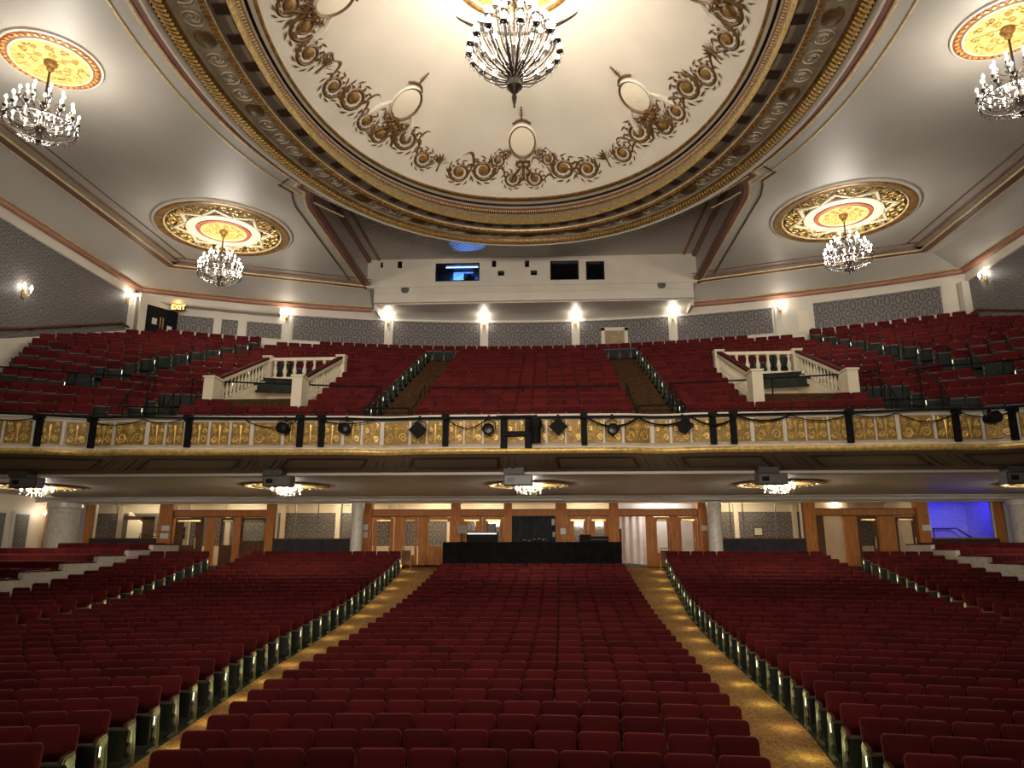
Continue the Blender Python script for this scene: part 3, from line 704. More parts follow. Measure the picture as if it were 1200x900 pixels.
# ================================================================ balcony
# stepped floor, with the two stair wells left open
SW = (7.42, 10.4); 
def in_well(x, k): return SW[0] < abs(x) < SW[1] and 1.5 < k < 7.0
XS = sorted(set([-18.4 + i*1.15 for i in range(33) if -18.4 + i*1.15 < 18.4] + [18.4, -SW[0], SW[0], -SW[1], SW[1], -3.45, 3.45, -4.95, 4.95]))
bf = MB()
for k in range(-1, 16):
    for a, c in zip(XS, XS[1:]):
        xm = (a+c)/2
        if in_well(xm, k): continue
        aisle = 3.44 < abs(xm) < 4.96
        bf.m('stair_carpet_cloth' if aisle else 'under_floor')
        def P(x, kk, z): return (x, max(bal_k(kk, x)[0], front_y(x) + .12), z + bump(k, x))
        zz = bal_k(k, 0)[1] - .88
        if aisle:   # two steps to a row
            for h in (0, 1):
                z2 = zz - .19 + .19*h; k0, k1 = k - .62 + .5*h, k - .12 + .5*h
                bf.add([P(a, k0, z2), P(c, k0, z2), P(c, k1, z2), P(a, k1, z2), P(a, k0, z2-.19), P(c, k0, z2-.19)], [(0, 1, 2, 3), (4, 5, 1, 0)])
        else:
            bf.add([P(a, k-.62, zz), P(c, k-.62, zz), P(c, k+.38, zz), P(a, k+.38, zz), P(a, k-.62, zz-.378), P(c, k-.62, zz-.378)], [(0, 1, 2, 3), (4, 5, 1, 0)])
bf.build('floor_balcony', kind='structure')

# parapet: swept section along the serpentine front
FX = [-18.4 + 36.8*i/184 for i in range(185)]
FP = [(x, front_y(x)) for x in FX]
fr = MB().m('white_paint')
fr.sweep(FP, [(-.34, 3.50), (-.34, 3.88), (.05, 3.88), (.05, 3.81), (.0, 3.79), (-.02, 3.71), (-.05, 3.70), (-.05, 3.02), (-.02, 3.01), (.02, 2.97), (.03, 2.94), (.08, 2.91), (.09, 2.86)])
front = fr.build('balcony_front', kind='structure', smooth=25)
fr = MB().m('gold_leaf').sweep(FP, [(.08, 2.87), (.13, 2.855), (.16, 2.80), (.13, 2.74), (.06, 2.70)]); fr.build('gilded_rim', parent=front, smooth=60)
fr = MB().m('gold_pale').sweep(FP, [(.02, 2.985), (.05, 2.97), (.03, 2.955)]); fr.build('gilt_bead', parent=front, smooth=60)
# gilded relief panels
def relief(name, wide):
    W = .80 if wide else .52; H = .56; b = MB().m('gold_ground'); b.box(-W/2, W/2, .0, .03, -H/2, H/2); b.m('gold_leaf')
    def vcoil(cx, cz, r, turns, d, a0):
        pts = []
        for i in range(15):
            t = i/14; a = a0 + d*2*pi*turns*t; rr = r*(.2+.8*t); pts.append((cx + rr*cos(a), -.012, cz + rr*sin(a)))
        b.tube(pts, [.016 + .014*i/14 for i in range(15)], 5, cap=False)
    if wide:
        for sx in (-1, 1):
            vcoil(sx*.22, -.12, .13, 1.5, sx, 0); vcoil(sx*.31, .12, .07, 1.2, -sx, 1); b.tube([(sx*.05, -.01, -.2), (sx*.14, -.02, -.02), (sx*.30, -.01, .0), (sx*.36, -.01, .2)], .014, 4)
        b.lathe([(.02, -.16), (.05, -.06), (.10, .0), (.16, .06), (.17, .10), (.10, .12), (.12, .16), (.05, .18), (.02, .22)], (0, .01, .02), 8)
        b.box(-.2, .2, -.02, .0, .11, .135)
    else:
        for sx in (-1, 1):
            vcoil(sx*.145, -.15, .085, 1.5, sx, 0); vcoil(sx*.15, .06, .06, 1.2, -sx, 1); vcoil(sx*.16, .2, .05, 1., sx, 2); b.tube([(0, -.01, -.22), (sx*.10, -.02, -.04), (sx*.2, -.01, .02), (sx*.1, -.01, .12)], .012, 4)
        b.lathe([(.012, -.26), (.018, -.1), (.03, .05), (.055, .16), (.06, .20), (.02, .22), (.0, .26)], (0, .005, 0), 7)
    return b.mesh(name, 50)
me_pn, me_pw = relief('gilded_panel', False), relief('gilded_panel_urn', True)
fl = MB().m('white_paint')
fl.box(-.5, .5, -.012, 0, -.5, .5)
PANELS = [(-15.9, -15.31), (-15.23, -14.53), (-14.34, -13.78), (-13.7, -13.14), (-12.95, -12.37), (-12.23, -11.31), (-11.17, -10.75), (-10.67, -10.17), (-9.96, -9.44), (-9.36, -8.81), (-8.73, -8.18), (-8.05, -7.22), (-7.12, -6.76), (-6.58, -6.11), (-5.96, -5.42), (-5.31, -4.85), (-4.78, -4.29), (-4.16, -3.4), (-3.3, -2.86), (-2.81, -2.36), (-2.2, -1.75), (-1.7, -1.17), (-1.15, -.67), (-.47, .08), (.51, .71), (.73, 1.26), (1.31, 1.75), (1.9, 2.4), (2.42, 2.92), (3.01, 3.78), (3.9, 4.34), (4.42, 4.93), (4.98, 5.49), (5.64, 6.1), (6.22, 6.63), (6.75, 7.55), (7.67, 8.18), (8.22, 8.8), (8.87, 9.4), (9.52, 10.11), (10.16, 10.68), (10.8, 11.68), (11.77, 12.34), (12.48, 13.07), (13.16, 13.79), (13.91, 14.44), (14.55, 15.1)]
for a, c in PANELS:
    xm = (a+c)/2; dy = (front_y(xm+.1) - front_y(xm-.1))/.2; wd = c - a; wide = wd > .74
    yy = front_y(xm)
    inst('gilded_panel', me_pw if wide else me_pn, front, Vector((xm, (front_y(a)+front_y(c)+yy)/3 - .0, 3.36)) - WORLD[front.name], (0, 0, atan2(dy, 1)), (wd/(.80 if wide else .52), 1, 1.19))
# raised white stiles between panels
for (a, c), (a2, c2) in zip(PANELS, PANELS[1:]):
    xm = (c+a2)/2; wd = max(.05, min(.2, a2-c-.01)); dy = (front_y(xm+.1) - front_y(xm-.1))/.2
    t = MB().m('white_paint').obox((xm, front_y(xm)+.015, 3.36), (1, dy, 0), wd, .06, .70); t.build('stile', parent=front)
# underside: dark coved slope, ribs, then the flat soffit
ud = MB().m('under_wood'); N = 184
def under(u, v):
    x = -18.4*1.0 + 36.8*u; y0 = front_y(x) + .0; y1 = 22.7; e = v
    return (x*(1 + .18*v), lerp(y0, y1, e), 2.70 - .28*sin(e*pi/2) - .03*e)
ud.grid(under, 92, 8); ud.build('balcony_underside', kind='structure', smooth=40)
bu = bpy.data.objects['balcony_underside']
for x in (-16.9, -11.75, -7.6, -3.85, 3.9, 7.5, 11.7, 16.6, .15):
    t = MB().m('under_wood'); wd = .95 if abs(x) > 1 else 1.3
    for dx in (-wd/2, -wd/2+.2, wd/2-.2, wd/2): 
        t.grid(lambda u, v: tuple(Vector(under(((x+dx-.05+.1*u) + 18.4)/36.8, .04 + .72*v)) - Vector((0, 0, .04))), 1, 6)
    t.build('soffit_rib', parent=bu)
    a = .5*wd
for xa, xb in ((-16.2, -12.5), (-11.0, -8.3), (-6.9, -4.6), (-3.2, -.7), (1.0, 3.2), (4.6, 6.8), (8.2, 11.0), (12.4, 15.9)):
    t = MB().m('dark_wood')
    for v0, v1 in ((.10, .14), (.62, .66)): t.grid(lambda u, v: tuple(Vector(under((lerp(xa, xb, u) + 18.4)/36.8, lerp(v0, v1, v))) - Vector((0, 0, .03))), 10, 1)
    for xx in (xa, xb): t.grid(lambda u, v: tuple(Vector(under((xx - .04 + .08*u + 18.4)/36.8, lerp(.10, .66, v))) - Vector((0, 0, .03))), 1, 5)
    t.build('soffit_panel_frame', parent=bu)
MB().m('soffit_paint').sweep([(-21.7, 22.7), (21.7, 22.7)], [(0.0, 2.40), (.12, 2.36), (.12, 2.28), (-.1, 2.27), (-.3, 2.35), (-.3, 2.42)]).build('trim_30', kind='structure')
MB().m('soffit_paint').box(-24, 24, 22.6, 34.0, 2.40, 2.55).build('ceiling_lower', kind='structure')
MB().m('soffit_paint').sweep([(-24, 33.4), (24, 33.4)], [(-.0, 2.40), (.1, 2.38), (.1, 2.33), (-.05, 2.30), (-.05, 2.22), (.05, 2.2), (.05, 2.15), (-.5, 2.13)]).build('trim_31', kind='structure')
MB().m('cream_paint').sweep([(-24, 33.95), (24, 33.95)], [(.5, 2.22), (.1, 2.14), (.1, 2.10), (-.3, 2.09)]).build('trim_32', kind='structure')

# ---------------------------------------------------------------- balcony stairs with balustrades
bal_prof = [(.055, 0), (.055, .05), (.03, .07), (.05, .16), (.062, .24), (.04, .34), (.026, .46), (.036, .52), (.05, .55), (.05, .60)]
bm = MB().m('cream_paint').lathe(bal_prof, (0, 0, 0), 8); me_balu = bm.mesh('baluster', 50)
bm = MB().m('cream_paint').lathe([(r*1.5, h*1.0) for r, h in bal_prof], (0, 0, 0), 8); me_balu_fat = bm.mesh('baluster', 50)
def balustrade(sg):
    xi, xo = sg*7.42, sg*10.38; yb, yf = 27.0, 22.75; zb, zf = 7.42, 5.52
    wh = 'before the blue-lit landing side' if sg > 0 else 'on the exit sign side of the balcony'
    t = thing('stair_balustrade', 'cream balustrade with red-topped rails round the stairwell %s' % wh, 'balustrade', ((xi+xo)/2, yb, zb-.95))
    H = .78
    # back run
    b = MB().m('cream_paint'); b.box(min(xi, xo)-.12, max(xi, xo)+.12, yb-.10, yb+.10, zb-.12, zb); b.build('handrail', parent=t)
    b = MB().m('cream_paint'); b.box(min(xi, xo)-.1, max(xi, xo)+.1, yb-.12, yb+.12, zb-.95, zb-.80); b.build('plinth', parent=t)
    n = 7
    for i in range(n): inst('baluster', me_balu_fat, t, Vector((lerp(xi, xo, (i+.75)/(n+.5)), yb, zb-.80)) - WORLD[t.name], (0, 0, 0), (1, 1, .68/.6))
    # sloping runs
    for x in (xi, xo):
        d = Vector((0, yf-yb, zf-zb)); L = d.length; ax = d.normalized(); up = Vector((0, -ax.z, ax.y)); up = -up if up.z < 0 else up
        c = Vector((x, (yb+yf)/2, (zb+zf)/2))
        def bar(name, off, w_, h_, mat, l2=0): 
            q = MB().m(mat); q.obox(c + up*off, ax, L + l2, w_, h_, up); q.build(name, parent=t)
        bar('handrail', -.06, .22, .11, 'cream_paint'); bar('rail_pad', .03, .20, .08, 'velvet_dark', -.3); bar('stringer', -.84, .24, .16, 'cream_paint')
        n = 14
        for i in range(n):
            u = (i+.9)/(n+.8); inst('baluster', me_balu, t, Vector((x, lerp(yb, yf, u), lerp(zb, zf, u) - .78)) - WORLD[t.name], (0, 0, 0), (1.15, 1.15, .68/.6))
        q = MB().m('cream_paint'); q.box(x-.17, x+.17, yb-.17, yb+.17, zb-1.0, zb+.03); q.box(x-.2, x+.2, yb-.2, yb+.2, zb+.03, zb+.08); q.build('newel_post', parent=t)
        q = MB().m('cream_paint'); q.box(x-.17, x+.17, yf-.5, yf+.1, zf-1.2, zf-.02); q.box(x-.21, x+.21, yf-.54, yf+.14, zf-.02, zf+.04); q.build('newel_post', parent=t)
        # wall under the stringer, down into the well
        q = MB().m('cream_paint'); q.prism([(yb, zb-.85), (yf, zf-.85), (yf, 3.3), (yb, 3.3)], lambda y, z: (x-.06, y, z), lambda y, z: (x+.06, y, z)); q.build('wall_stairwell_' + ('right' if sg > 0 else 'left'), kind='structure')
    MB().m('cream_paint').box(min(xi, xo), max(xi, xo), yb-.02, yb+.1, 3.3, zb-.9).build('wall_stairwell_back', kind='structure')
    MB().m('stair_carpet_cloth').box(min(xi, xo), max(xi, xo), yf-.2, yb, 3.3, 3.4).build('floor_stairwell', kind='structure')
    xd = lerp(xi, xo, .64); MB().m('grey_trim').box(xd-.55, xd+.55, yb-.05, yb-.02, 3.4, 5.75).build('door_%d' % (3 if sg < 0 else 4), kind='structure')
    for i in range(12): 
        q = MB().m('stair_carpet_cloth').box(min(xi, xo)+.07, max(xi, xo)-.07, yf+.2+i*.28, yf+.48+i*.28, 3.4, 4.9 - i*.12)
        if i % 12 == 0: q.build('stair_flight', label='carpeted steps sinking into the stairwell %s' % wh, cat='stairs')
    lamp('stairwell_lamp', 'POINT', ((xi+xo)/2, 25.6, 5.0), 12, WARM, size=.15)
balustrade(-1); balustrade(1)
# little lit opening seen inside the stairwell on the landing side
q = MB().m('step_glow').box(7.5, 7.53, 24.6, 24.9, 4.75, 5.0); q.build('stair_lamp', label='small orange wall lamp glowing inside the balcony stairwell', cat='lamp')

# ---------------------------------------------------------------- rails
def rail(name, lab, pts, posts, r=.028, group=None, drop=.85, mid=False):
    t = thing(name, lab, 'railing', tuple(Vector(pts[0]) - Vector((0, 0, drop))), group=group)
    MB().m('black_metal').tube(pts, r, 6).build('top_rail', parent=t)
    for p in posts: MB().m('black_metal').tube([(p[0], p[1], p[2]), (p[0], p[1], p[2]-drop)], r*.9, 6).build('post', parent=t)
    if mid: MB().m('black_metal').tube([(p[0], p[1], p[2]-drop*.5) for p in pts], r*.7, 5).build('middle_rail', parent=t)
    return t
def rpt(x, z=5.42): return (x, bal_k(2.55, x)[0], z + .0016*x*x)
for nm, xa, xb in (('before the middle bank', -3.35, 3.2), ('before the bank holding the exit-sign-side stairwell', -10.9, -5.1), ('before the bank holding the other stairwell', 4.9, 11.6), ('before the end bank under the EXIT sign', -18.2, -12.6), ('before the end bank beside the landing', 12.7, 18.2)):
    xs = [lerp(xa, xb, i/8) for i in range(9)]; P = [rpt(x) for x in xs]
    rail('cross_rail', 'thin black cross-aisle rail %s of balcony seats' % nm, P, [P[0], P[4], P[8]])
MB().m('black_metal').tube([(x, front_y(x)+.15, 4.02) for x in FX[5:-5:4]], .014, 5).build('parapet_wire', label='long thin dark safety rail running just above the whole balcony parapet', cat='railing')
for x, lab in ((-3.45, 'at the far edge of the balcony aisle with the dark door above'), (-4.95, 'beside the lit seat ends of the exit-sign-side balcony aisle'), (3.45, 'at the near edge of the balcony aisle below the plywood door'), (4.95, 'beside the lit seat ends under the plywood door')):
    pts = [(x, bal_k(k, x)[0], bal_k(k, x)[1] + dz) for k, dz in ((-.2, -.02), (.6, -.05), (1.5, .1), (2.4, .2))]
    rail('aisle_rail', 'short dark handrail %s' % lab, pts, pts, .024, drop=.8)
for xa, xb, lab in ((-12.2, -10.8, 'closing the front steps below the end bank near the EXIT sign'), (10.9, 12.3, 'closing the front steps near the landing side end bank'), (-4.9, -3.5, 'closing the foot of the balcony aisle nearer the blue booth window'), (3.5, 4.9, 'closing the foot of the balcony aisle below the plywood door')):
    pts = [(xa, bal_k(-.55, xa)[0]+.1, 4.22), (xb, bal_k(-.55, xb)[0]+.1, 4.22)]
    rail('gate_rail', 'dark tubular gate rail %s' % lab, pts, pts, .025, drop=.7, mid=True)
for sg in (-1, 1):
    for xx in (11.05, 12.45):
        x = sg*xx; pts = [(x, bal_k(k, x)[0], bal_k(k, x)[1] + dz) for k, dz in ((-.2, -.1), (.3, .3), (1.6, .55), (2.3, .3))]
        rail('step_rail', 'curved dark handrail on the %s of the front steps %s' % ('inner side' if xx < 12 else 'outer side', 'near the EXIT sign end' if sg < 0 else 'near the landing end'), pts, pts[1:3], .024, drop=.9)
    # handrail on the side wall
    XW = XWS[sg]; pts = [(sg*(XW-.16), y, dado_top(y) + .38) for y in (8, 20, 23, 26, 28.6)] + [(sg*(XW-.16), 29.1, dado_top(29.0)+.2)]
    t = thing('wall_handrail', 'dark wooden handrail climbing the wallpapered side wall %s' % ('below two sconces' if sg < 0 else 'below a single sconce'), 'handrail', pts[2])
    MB().m('dark_wood').tube(pts, .05, 8).build('rail', parent=t)
    for y in (21, 23.5, 26, 28.5): MB().m('black_metal').box(sg*(XW-.16)-.02 if sg > 0 else -(XW), (XW) if sg > 0 else -(XW-.16)+.02, y-.02, y+.02, dado_top(y)+.30, dado_top(y)+.36).build('bracket', parent=t)

# ---------------------------------------------------------------- lighting pipe, hangers, cables, stage lights on the parapet
PX = [x for x in FX if -18 < x < 18][::3]
def pipe_y(x): return front_y(x) - .30
t = thing('lighting_pipe', 'long black lighting pipe hung along the top of the gilded balcony front', 'pipe', (0, pipe_y(0), 3.70))
MB().m('black_metal').tube([(x, pipe_y(x), 3.74 + (.0005*x*x)) for x in PX], .035, 6).build('pipe', parent=t)
for x in (-14.28, -12.95, -9.98, -6.62, -5.98, -2.26, 1.82, 5.55, 6.13, 9.38, 12.32, 13.74):
    y = front_y(x); q = MB().m('black_metal').box(x-.085, x+.085, y-.16, y-.06, 2.93, 3.82).box(x-.10, x+.10, y-.30, y+.2, 3.78, 3.88).box(x-.05, x+.05, y-.36, y-.14, 3.68, 3.80); q.build('hanger', parent=t)
hb = thing('bracket_frame', 'black H-shaped bracket frame bolted at the middle of the balcony front', 'bracket', (-.17, front_y(-.17)-.2, 2.9))
for x in (-.53, .19): y = front_y(x); MB().m('black_metal').box(x-.10, x+.10, y-.22, y-.06, 2.85, 3.82).build('upright', parent=hb)
y = front_y(-.17); MB().m('black_metal').box(-.53, .19, y-.24, y-.12, 3.20, 3.34).build('crossbar', parent=hb); MB().m('black_metal').box(-.75, .4, y-.3, y-.2, 3.72, 3.80).build('top_bar', parent=hb)
cabl = [(-15.6, -14.3, .08), (-12.9, -11.2, .16), (-11.2, -10.1, .10), (-8.2, -6.6, .24), (-6.0, -4.4, .14), (-2.2, -1.0, .30), (1.9, 3.4, .28), (3.4, 4.9, .22), (4.9, 6.2, .26), (6.2, 7.7, .16), (7.7, 9.3, .18), (9.4, 10.6, .10), (10.6, 12.2, .26), (12.4, 13.7, .12)]
for i, (a, c, sag) in enumerate(cabl):
    P = [(lerp(a, c, j/10), pipe_y(lerp(a, c, j/10)) - .03, 3.72 - sag*4*(j/10)*(1-j/10)) for j in range(11)]
    MB().m('black_metal').tube(P, .03 if 1.8 < a < 7 else .018, 5).build('hanging_cable', label='%s black cable swag counted along the lighting pipe from the EXIT sign end' % ORD[i], cat='cable', group='cables swagged along the balcony front')
def stage_light(i, x, z, kind, lab):
    y = pipe_y(x) - .12; t = thing('stage_light', lab, 'stage light', (x, y, z-.2))
    MB().m('black_metal').box(x-.035, x+.035, y+.05, y+.14, 3.66, 3.80).build('clamp', parent=t)
    k = MB().m('black_metal'); k.tube([(x-.2, y, z), (x-.2, y+.04, z+.22), (x, y+.08, 3.68), (x+.2, y+.04, z+.22), (x+.2, y, z)], .015, 5); k.build('yoke', parent=t)
    q = MB().m('black_metal')
    if kind == 'tall':
        q.lathe([(.0, -.3), (.13, -.3), (.14, .1), (.17, .14), (.17, .34), (.12, .42), (0, .42)], (x, y, z), 12, 'z')
    else: q.lathe([(.0, .30), (.10, .30), (.14, .10), (.15, -.05), (.17, -.07), (.17, -.20), (.14, -.20), (.13, -.14)], (x, y, z), 14, 'y')
    q.build('body', parent=t, smooth=40)
    if kind == 'diamond':
        MB().m('black_metal').prism([(0, .27), (.27, 0), (0, -.27), (-.27, 0)], lambda a, c: (x+a, y-.20, z+c), lambda a, c: (x+a, y-.24, z+c)).build('colour_frame', parent=t)
    if kind != 'tall': MB().m('screen_dark').lathe([(.0, -.215), (.12, -.20), (.13, -.19)], (x, y, z), 14, 'y').build('lens', parent=t)
for i, a in enumerate(((-5.18, 3.42, 'barn', 'small black stage light hanging between the two close hangers and the first urn panel'), (-3.0, 3.34, 'diamond', 'black stage light turned diamond-wise just beside the urn panel toward the middle'), (-.96, 3.35, 'barn', 'black stage light hanging next to the H-shaped bracket frame'), (.42, 3.27, 'tall', 'tall black ellipsoidal stage light hanging close beside the H frame'), (1.06, 3.40, 'diamond', 'small black stage light hanging before the second panel beyond the H frame'), (2.62, 3.32, 'barn', 'bulky black stage light under the thick swagged cable'), (4.67, 3.42, 'diamond', 'black stage light past the urn panel beyond the thick cables'), (13.15, 3.55, 'barn', 'black stage light tilted sideways between the last two hangers'), (14.1, 3.55, 'barn', 'black stage light outermost on the landing end of the balcony'), (-7.0, 3.44, 'barn', 'small black stage light dangling where the deep cable ends, two panels from the hangers'))):
    stage_light(i, *a)
# ================================================================ back of the orchestra: wooden partition, doors, windows, lobby
YP = 34.3
par = thing('wall_back_lower', None, None, (0, YP, -.8)); tag(par, kind='structure')
POSTS = [(-17.78, .68), (-12.62, .40), (-7.88, .38), (-3.65, .46), (-1.17, .38), (1.34, .52), (3.82, .44), (7.93, .40), (12.85, .52), (17.95, .52)]
for x, w_ in POSTS: MB().m('panel_wood').box(x-w_/2, x+w_/2, YP-.22, YP+.2, -.85, 2.16).build('post', parent=par)
for x in (-23.72, -21.68, 21.4, 23.6): MB().m('panel_wood').box(x-.2, x+.2, YP-.1, YP+.2, -.85, 2.16).build('post', parent=par)
def lintel(x0, x1): 
    MB().m('panel_wood').box(x0, x1, YP-.1, YP+.15, 1.48, 1.80).build('lintel', parent=par); MB().m('dark_wood').box(x0, x1, YP-.12, YP-.05, 1.46, 1.51).box(x0, x1, YP-.12, YP-.05, 1.78, 1.82).build('lintel_bead', parent=par)
NWIN = [20]
def sill_window(x0, x1, mull, sill=.40, wood=False):
    NWIN[0] += 1
    MB().m('low_wall_cloth').box(x0, x1, YP-.25, YP+.1, -.85, sill).build('low_wall', parent=par)
    MB().m('dark_wood' if not wood else 'panel_wood').box(x0, x1, YP-.3, YP+.15, sill, sill+.06).build('sill', parent=par)
    o = MB().m('cream_paint'); o.box(x0, x0+.06, YP-.05, YP+.1, sill+.06, 2.1).box(x1-.06, x1, YP-.05, YP+.1, sill+.06, 2.1); wf = o.build('window_%d' % NWIN[0], kind='structure')
    MB().m('pane_glass').box(x0+.06, x1-.06, YP, YP+.012, sill+.06, 2.1).build('pane', parent=wf)
    for m_ in mull: MB().m('grey_trim').box(m_-.02, m_+.02, YP-.02, YP+.03, sill+.06, 2.1).build('mullion', parent=wf)
ND = [9]
def door(x0, x1, g0, g1, ztop=1.44, gb=.15, ang=0, yy=YP, wood='panel_wood'):
    """glazed wooden leaf between x0 and x1, glass from g0 to g1"""
    ND[0] += 1
    d = thing('door_%d' % ND[0], None, None, (x0, yy, -.8)); tag(d, kind='structure'); zb = -.79
    o = MB().m(wood); o.box(x0, g0, yy-.03, yy+.03, zb, ztop).box(g1, x1, yy-.03, yy+.03, zb, ztop).box(g0, g1, yy-.03, yy+.03, zb, gb).box(g0, g1, yy-.03, yy+.03, 1.24, ztop); o.build('door_leaf', parent=d)
    MB().m('pane_glass').box(g0, g1, yy-.008, yy+.008, gb, 1.24).build('pane', parent=d)
    MB().m('brass').tube([(g1+.07, yy-.08, .0), (g1+.07, yy-.08, .5)], .022, 6).build('pull_handle', parent=d)
    MB().m('brass').box(x0+.15, x1-.15, yy-.12, yy-.04, 1.26, 1.33).build('door_closer', parent=d)
def jamb(x, w_): MB().m('panel_wood').box(x-w_/2, x+w_/2, YP-.12, YP+.15, -.85, 1.48).build('jamb', parent=par)
# left to right across the back of the house
sill_window(-21.45, -18.15, [], .42); 
lintel(-17.4, -12.85)
for x0, x1, g0, g1 in ((-17.35, -15.95, -16.95, -16.35), (-15.1, -14.35, -15.0, -14.45)): door(x0, x1, g0, g1, wood='dark_wood')  # same wood as the middle doors; weaker light here is put into the colour
for x in (-15.6, -14.25): jamb(x, .36)
door(-14.05, -12.85, -13.98, -12.92, gb=.35, wood='dark_wood')
sill_window(-12.4, -8.1, [-11.45, -10.35, -9.2])
lintel(-7.68, -3.9); 
for x0, x1, g0, g1 in ((-7.6, -6.65, -7.45, -6.85), (-6.2, -5.5, -6.12, -5.62)): door(x0, x1, g0, g1, gb=-.3)
for x in (-6.42, -5.25): jamb(x, .34)
door(-5.05, -3.9, -4.98, -3.95, gb=.1)
lintel(-3.42, -1.36); lintel(-.98, 1.08); lintel(1.6, 3.6)
door(-3.4, -2.4, -3.1, -2.7, gb=.1); door(-2.35, -1.38, -2.1, -1.55, gb=.1)
door(1.65, 2.6, 1.95, 2.4, gb=.1); door(2.65, 3.58, 2.95, 3.35, gb=.1)
lintel(4.05, 7.72); jamb(5.5, .36); jamb(6.62, .36)
door(5.7, 6.42, 5.82, 6.3, gb=-.2); door(6.82, 7.7, 6.95, 7.5, gb=-.4)
sill_window(8.15, 12.55, [9.25, 9.85, 11.35])
lintel(13.12, 17.68); jamb(14.72, .55); jamb(16.35, .72)
MB().m('dark_wood').box(13.12, 13.5, YP-.05, YP+.1, .0, 1.46).box(13.12, 13.5, YP-.05, YP+.1, -.85, .0).build('side_panel', parent=par)
door(15.05, 15.95, 15.15, 15.7, gb=-.4, wood='dark_wood'); door(16.75, 17.66, 16.85, 17.5, gb=-.2, wood='dark_wood')  # outer bay again: dimmer light painted in by the darker wood
sill_window(18.25, 21.2, [], .42, True)
# dark drape filling the middle bay
dp = MB().m('grey_cloth'); dp.grid(lambda u, v: (lerp(-.98, 1.08, u), YP-.16 + .025*sin(u*60), lerp(-.8, 1.48, v)), 60, 1); dp.build('stage_drape', label='dark grey drape hanging in the middle bay behind the sound desk', cat='drape', smooth=60)
# white curtains in the open doorway
cu = MB().m('curtain_white'); 
cu.grid(lambda u, v: (lerp(4.3, 5.45, u), 36.2 + .03*sin(u*21) , lerp(-.8, 1.9, v)), 60, 1); cu.build('door_curtain', label='white curtain folds filling the open doorway at the aisle head', cat='curtain', smooth=60)
MB().m('curtain_white').box(4.05, 7.9, 36.35, 36.4, -.8, 2.2).build('wall_vestibule', kind='structure')
MB().m('dark_wood').box(4.1, 4.35, 36.1, 36.3, -.3, .95).build('wall_cabinet', label='narrow dark cabinet edge inside the white-curtained doorway', cat='cabinet')
# notices on the posts
for i, (x, z, w_, h, lab) in enumerate(((-17.72, .95, .38, .24, 'upper white notice on the post beside the stairs window'), (-17.74, .58, .40, .26, 'lower white notice on the post beside the stairs window'), (-7.95, .98, .24, .27, 'upper white notice on the post beside the slim marble column'), (-7.95, .63, .24, .27, 'lower white notice on the post beside the slim marble column'), (1.42, .78, .25, .28, 'framed notice on the post beside the dark drape'), (8.0, .92, .30, .22, 'small white notice on the post beside the pale column'), (18.05, .92, .42, .26, 'white notice on the post beside the blue-lit landing'))):
    q = MB().m('paper').box(x-w_/2, x+w_/2, YP-.245, YP-.222, z-h/2, z+h/2); q.build('notice', label=lab, cat='notice')
# columns
def column(x, y, r, lab):
    t = thing('column', lab, 'column', (x, y, z_floor(x, y)-.2)); t['kind'] = 'thing'
    z0 = z_floor(x, y)-.2
    MB().m('marble').lathe([(r*1.12, 0), (r*1.12, .12), (r, .18), (r, 2.12-z0-.3), (r*1.02, 2.1-z0-.26)], (x, y, z0), 24).build('shaft', parent=t, smooth=40)
    MB().m('marble').lathe([(r*1.02, 0), (r*1.1, .06), (r*1.1, .26), (r*1.1, .28)], (x, y, 2.1-.28), 24).build('capital', parent=t, smooth=40)
column(-8.22, 33.55, .29, 'slim pale marble column beside the glazed lobby window and the white notices'); column(8.34, 33.55, .32, 'slim pale marble column near the white-curtained doorway')
column(-22.25, 33.2, .70, 'stout pale marble column beside the glowing sconce in the corner'); column(22.0, 33.1, .72, 'stout pale marble column beyond the blue-lit landing')

# ---------------------------------------------------------------- lobby behind
MB().m('cream_paint').box(-24, 24, 38.21, 38.3, 1.85, 2.6).build('wall_lobby_frieze', kind='structure')
MB().m('damask_x').box(-24, 24, 38.2, 38.3, .1, 1.86).build('wall_lobby', kind='structure')
MB().m('cream_paint').box(-24, 24, 38.1, 38.3, -.85, .12).build('wall_lobby_wainscot', kind='structure')
for i in range(16):
    x = -22.5 + 3*i; MB().m('cream_paint').box(x-.12, x+.12, 38.08, 38.22, .1, 2.5).build('trim_%d' % (40+i), kind='structure')
MB().m('cream_paint').box(-24, 24, 34.2, 38.3, 2.45, 2.6).build('ceiling_lobby', kind='structure')
MB().m('cream_paint').box(-24, 24, 37.9, 38.2, 2.25, 2.45).build('trim_56', kind='structure')
for x0, x1 in ((18.1, 18.2),): MB().m('cream_paint').box(x0, x1, 34.5, 38.2, -.8, 2.45).build('wall_lobby_return', kind='structure')
# cream door and dark display case seen through the outer doorway on the landing side
MB().m('cream_paint').box(13.6, 15.6, 36.6, 36.7, -.8, 2.3).build('lobby_partition', label='cream panelled partition glimpsed through the outer doorway', cat='partition')
MB().m('screen_dark').box(13.85, 14.35, 36.52, 36.595, .1, 1.55).build('display_case', label='dark display case on the cream partition beyond the outer doorway', cat='display case')
MB().m('cream_paint').box(15.3, 15.9, 35.6, 36.0, -.8, .0).build('lobby_chest', label='cream chest seen through the glazed outer door', cat='chest')
MB().m('bronze_dark').box(10.9, 12.2, 37.6, 37.8, -.8, 1.7).build('lobby_screen', label='dark screen standing beyond the lobby window', cat='screen') if False else None
pf = thing('picture_frame', 'small framed picture hanging in the lobby beyond the mullioned window', 'picture', (11.6, 38.17, .7)); MB().m('dark_wood').box(11.35, 11.85, 38.15, 38.2, .62, 1.08).build('frame', parent=pf); MB().m('paper').box(11.41, 11.79, 38.14, 38.15, .68, 1.02).build('print', parent=pf)
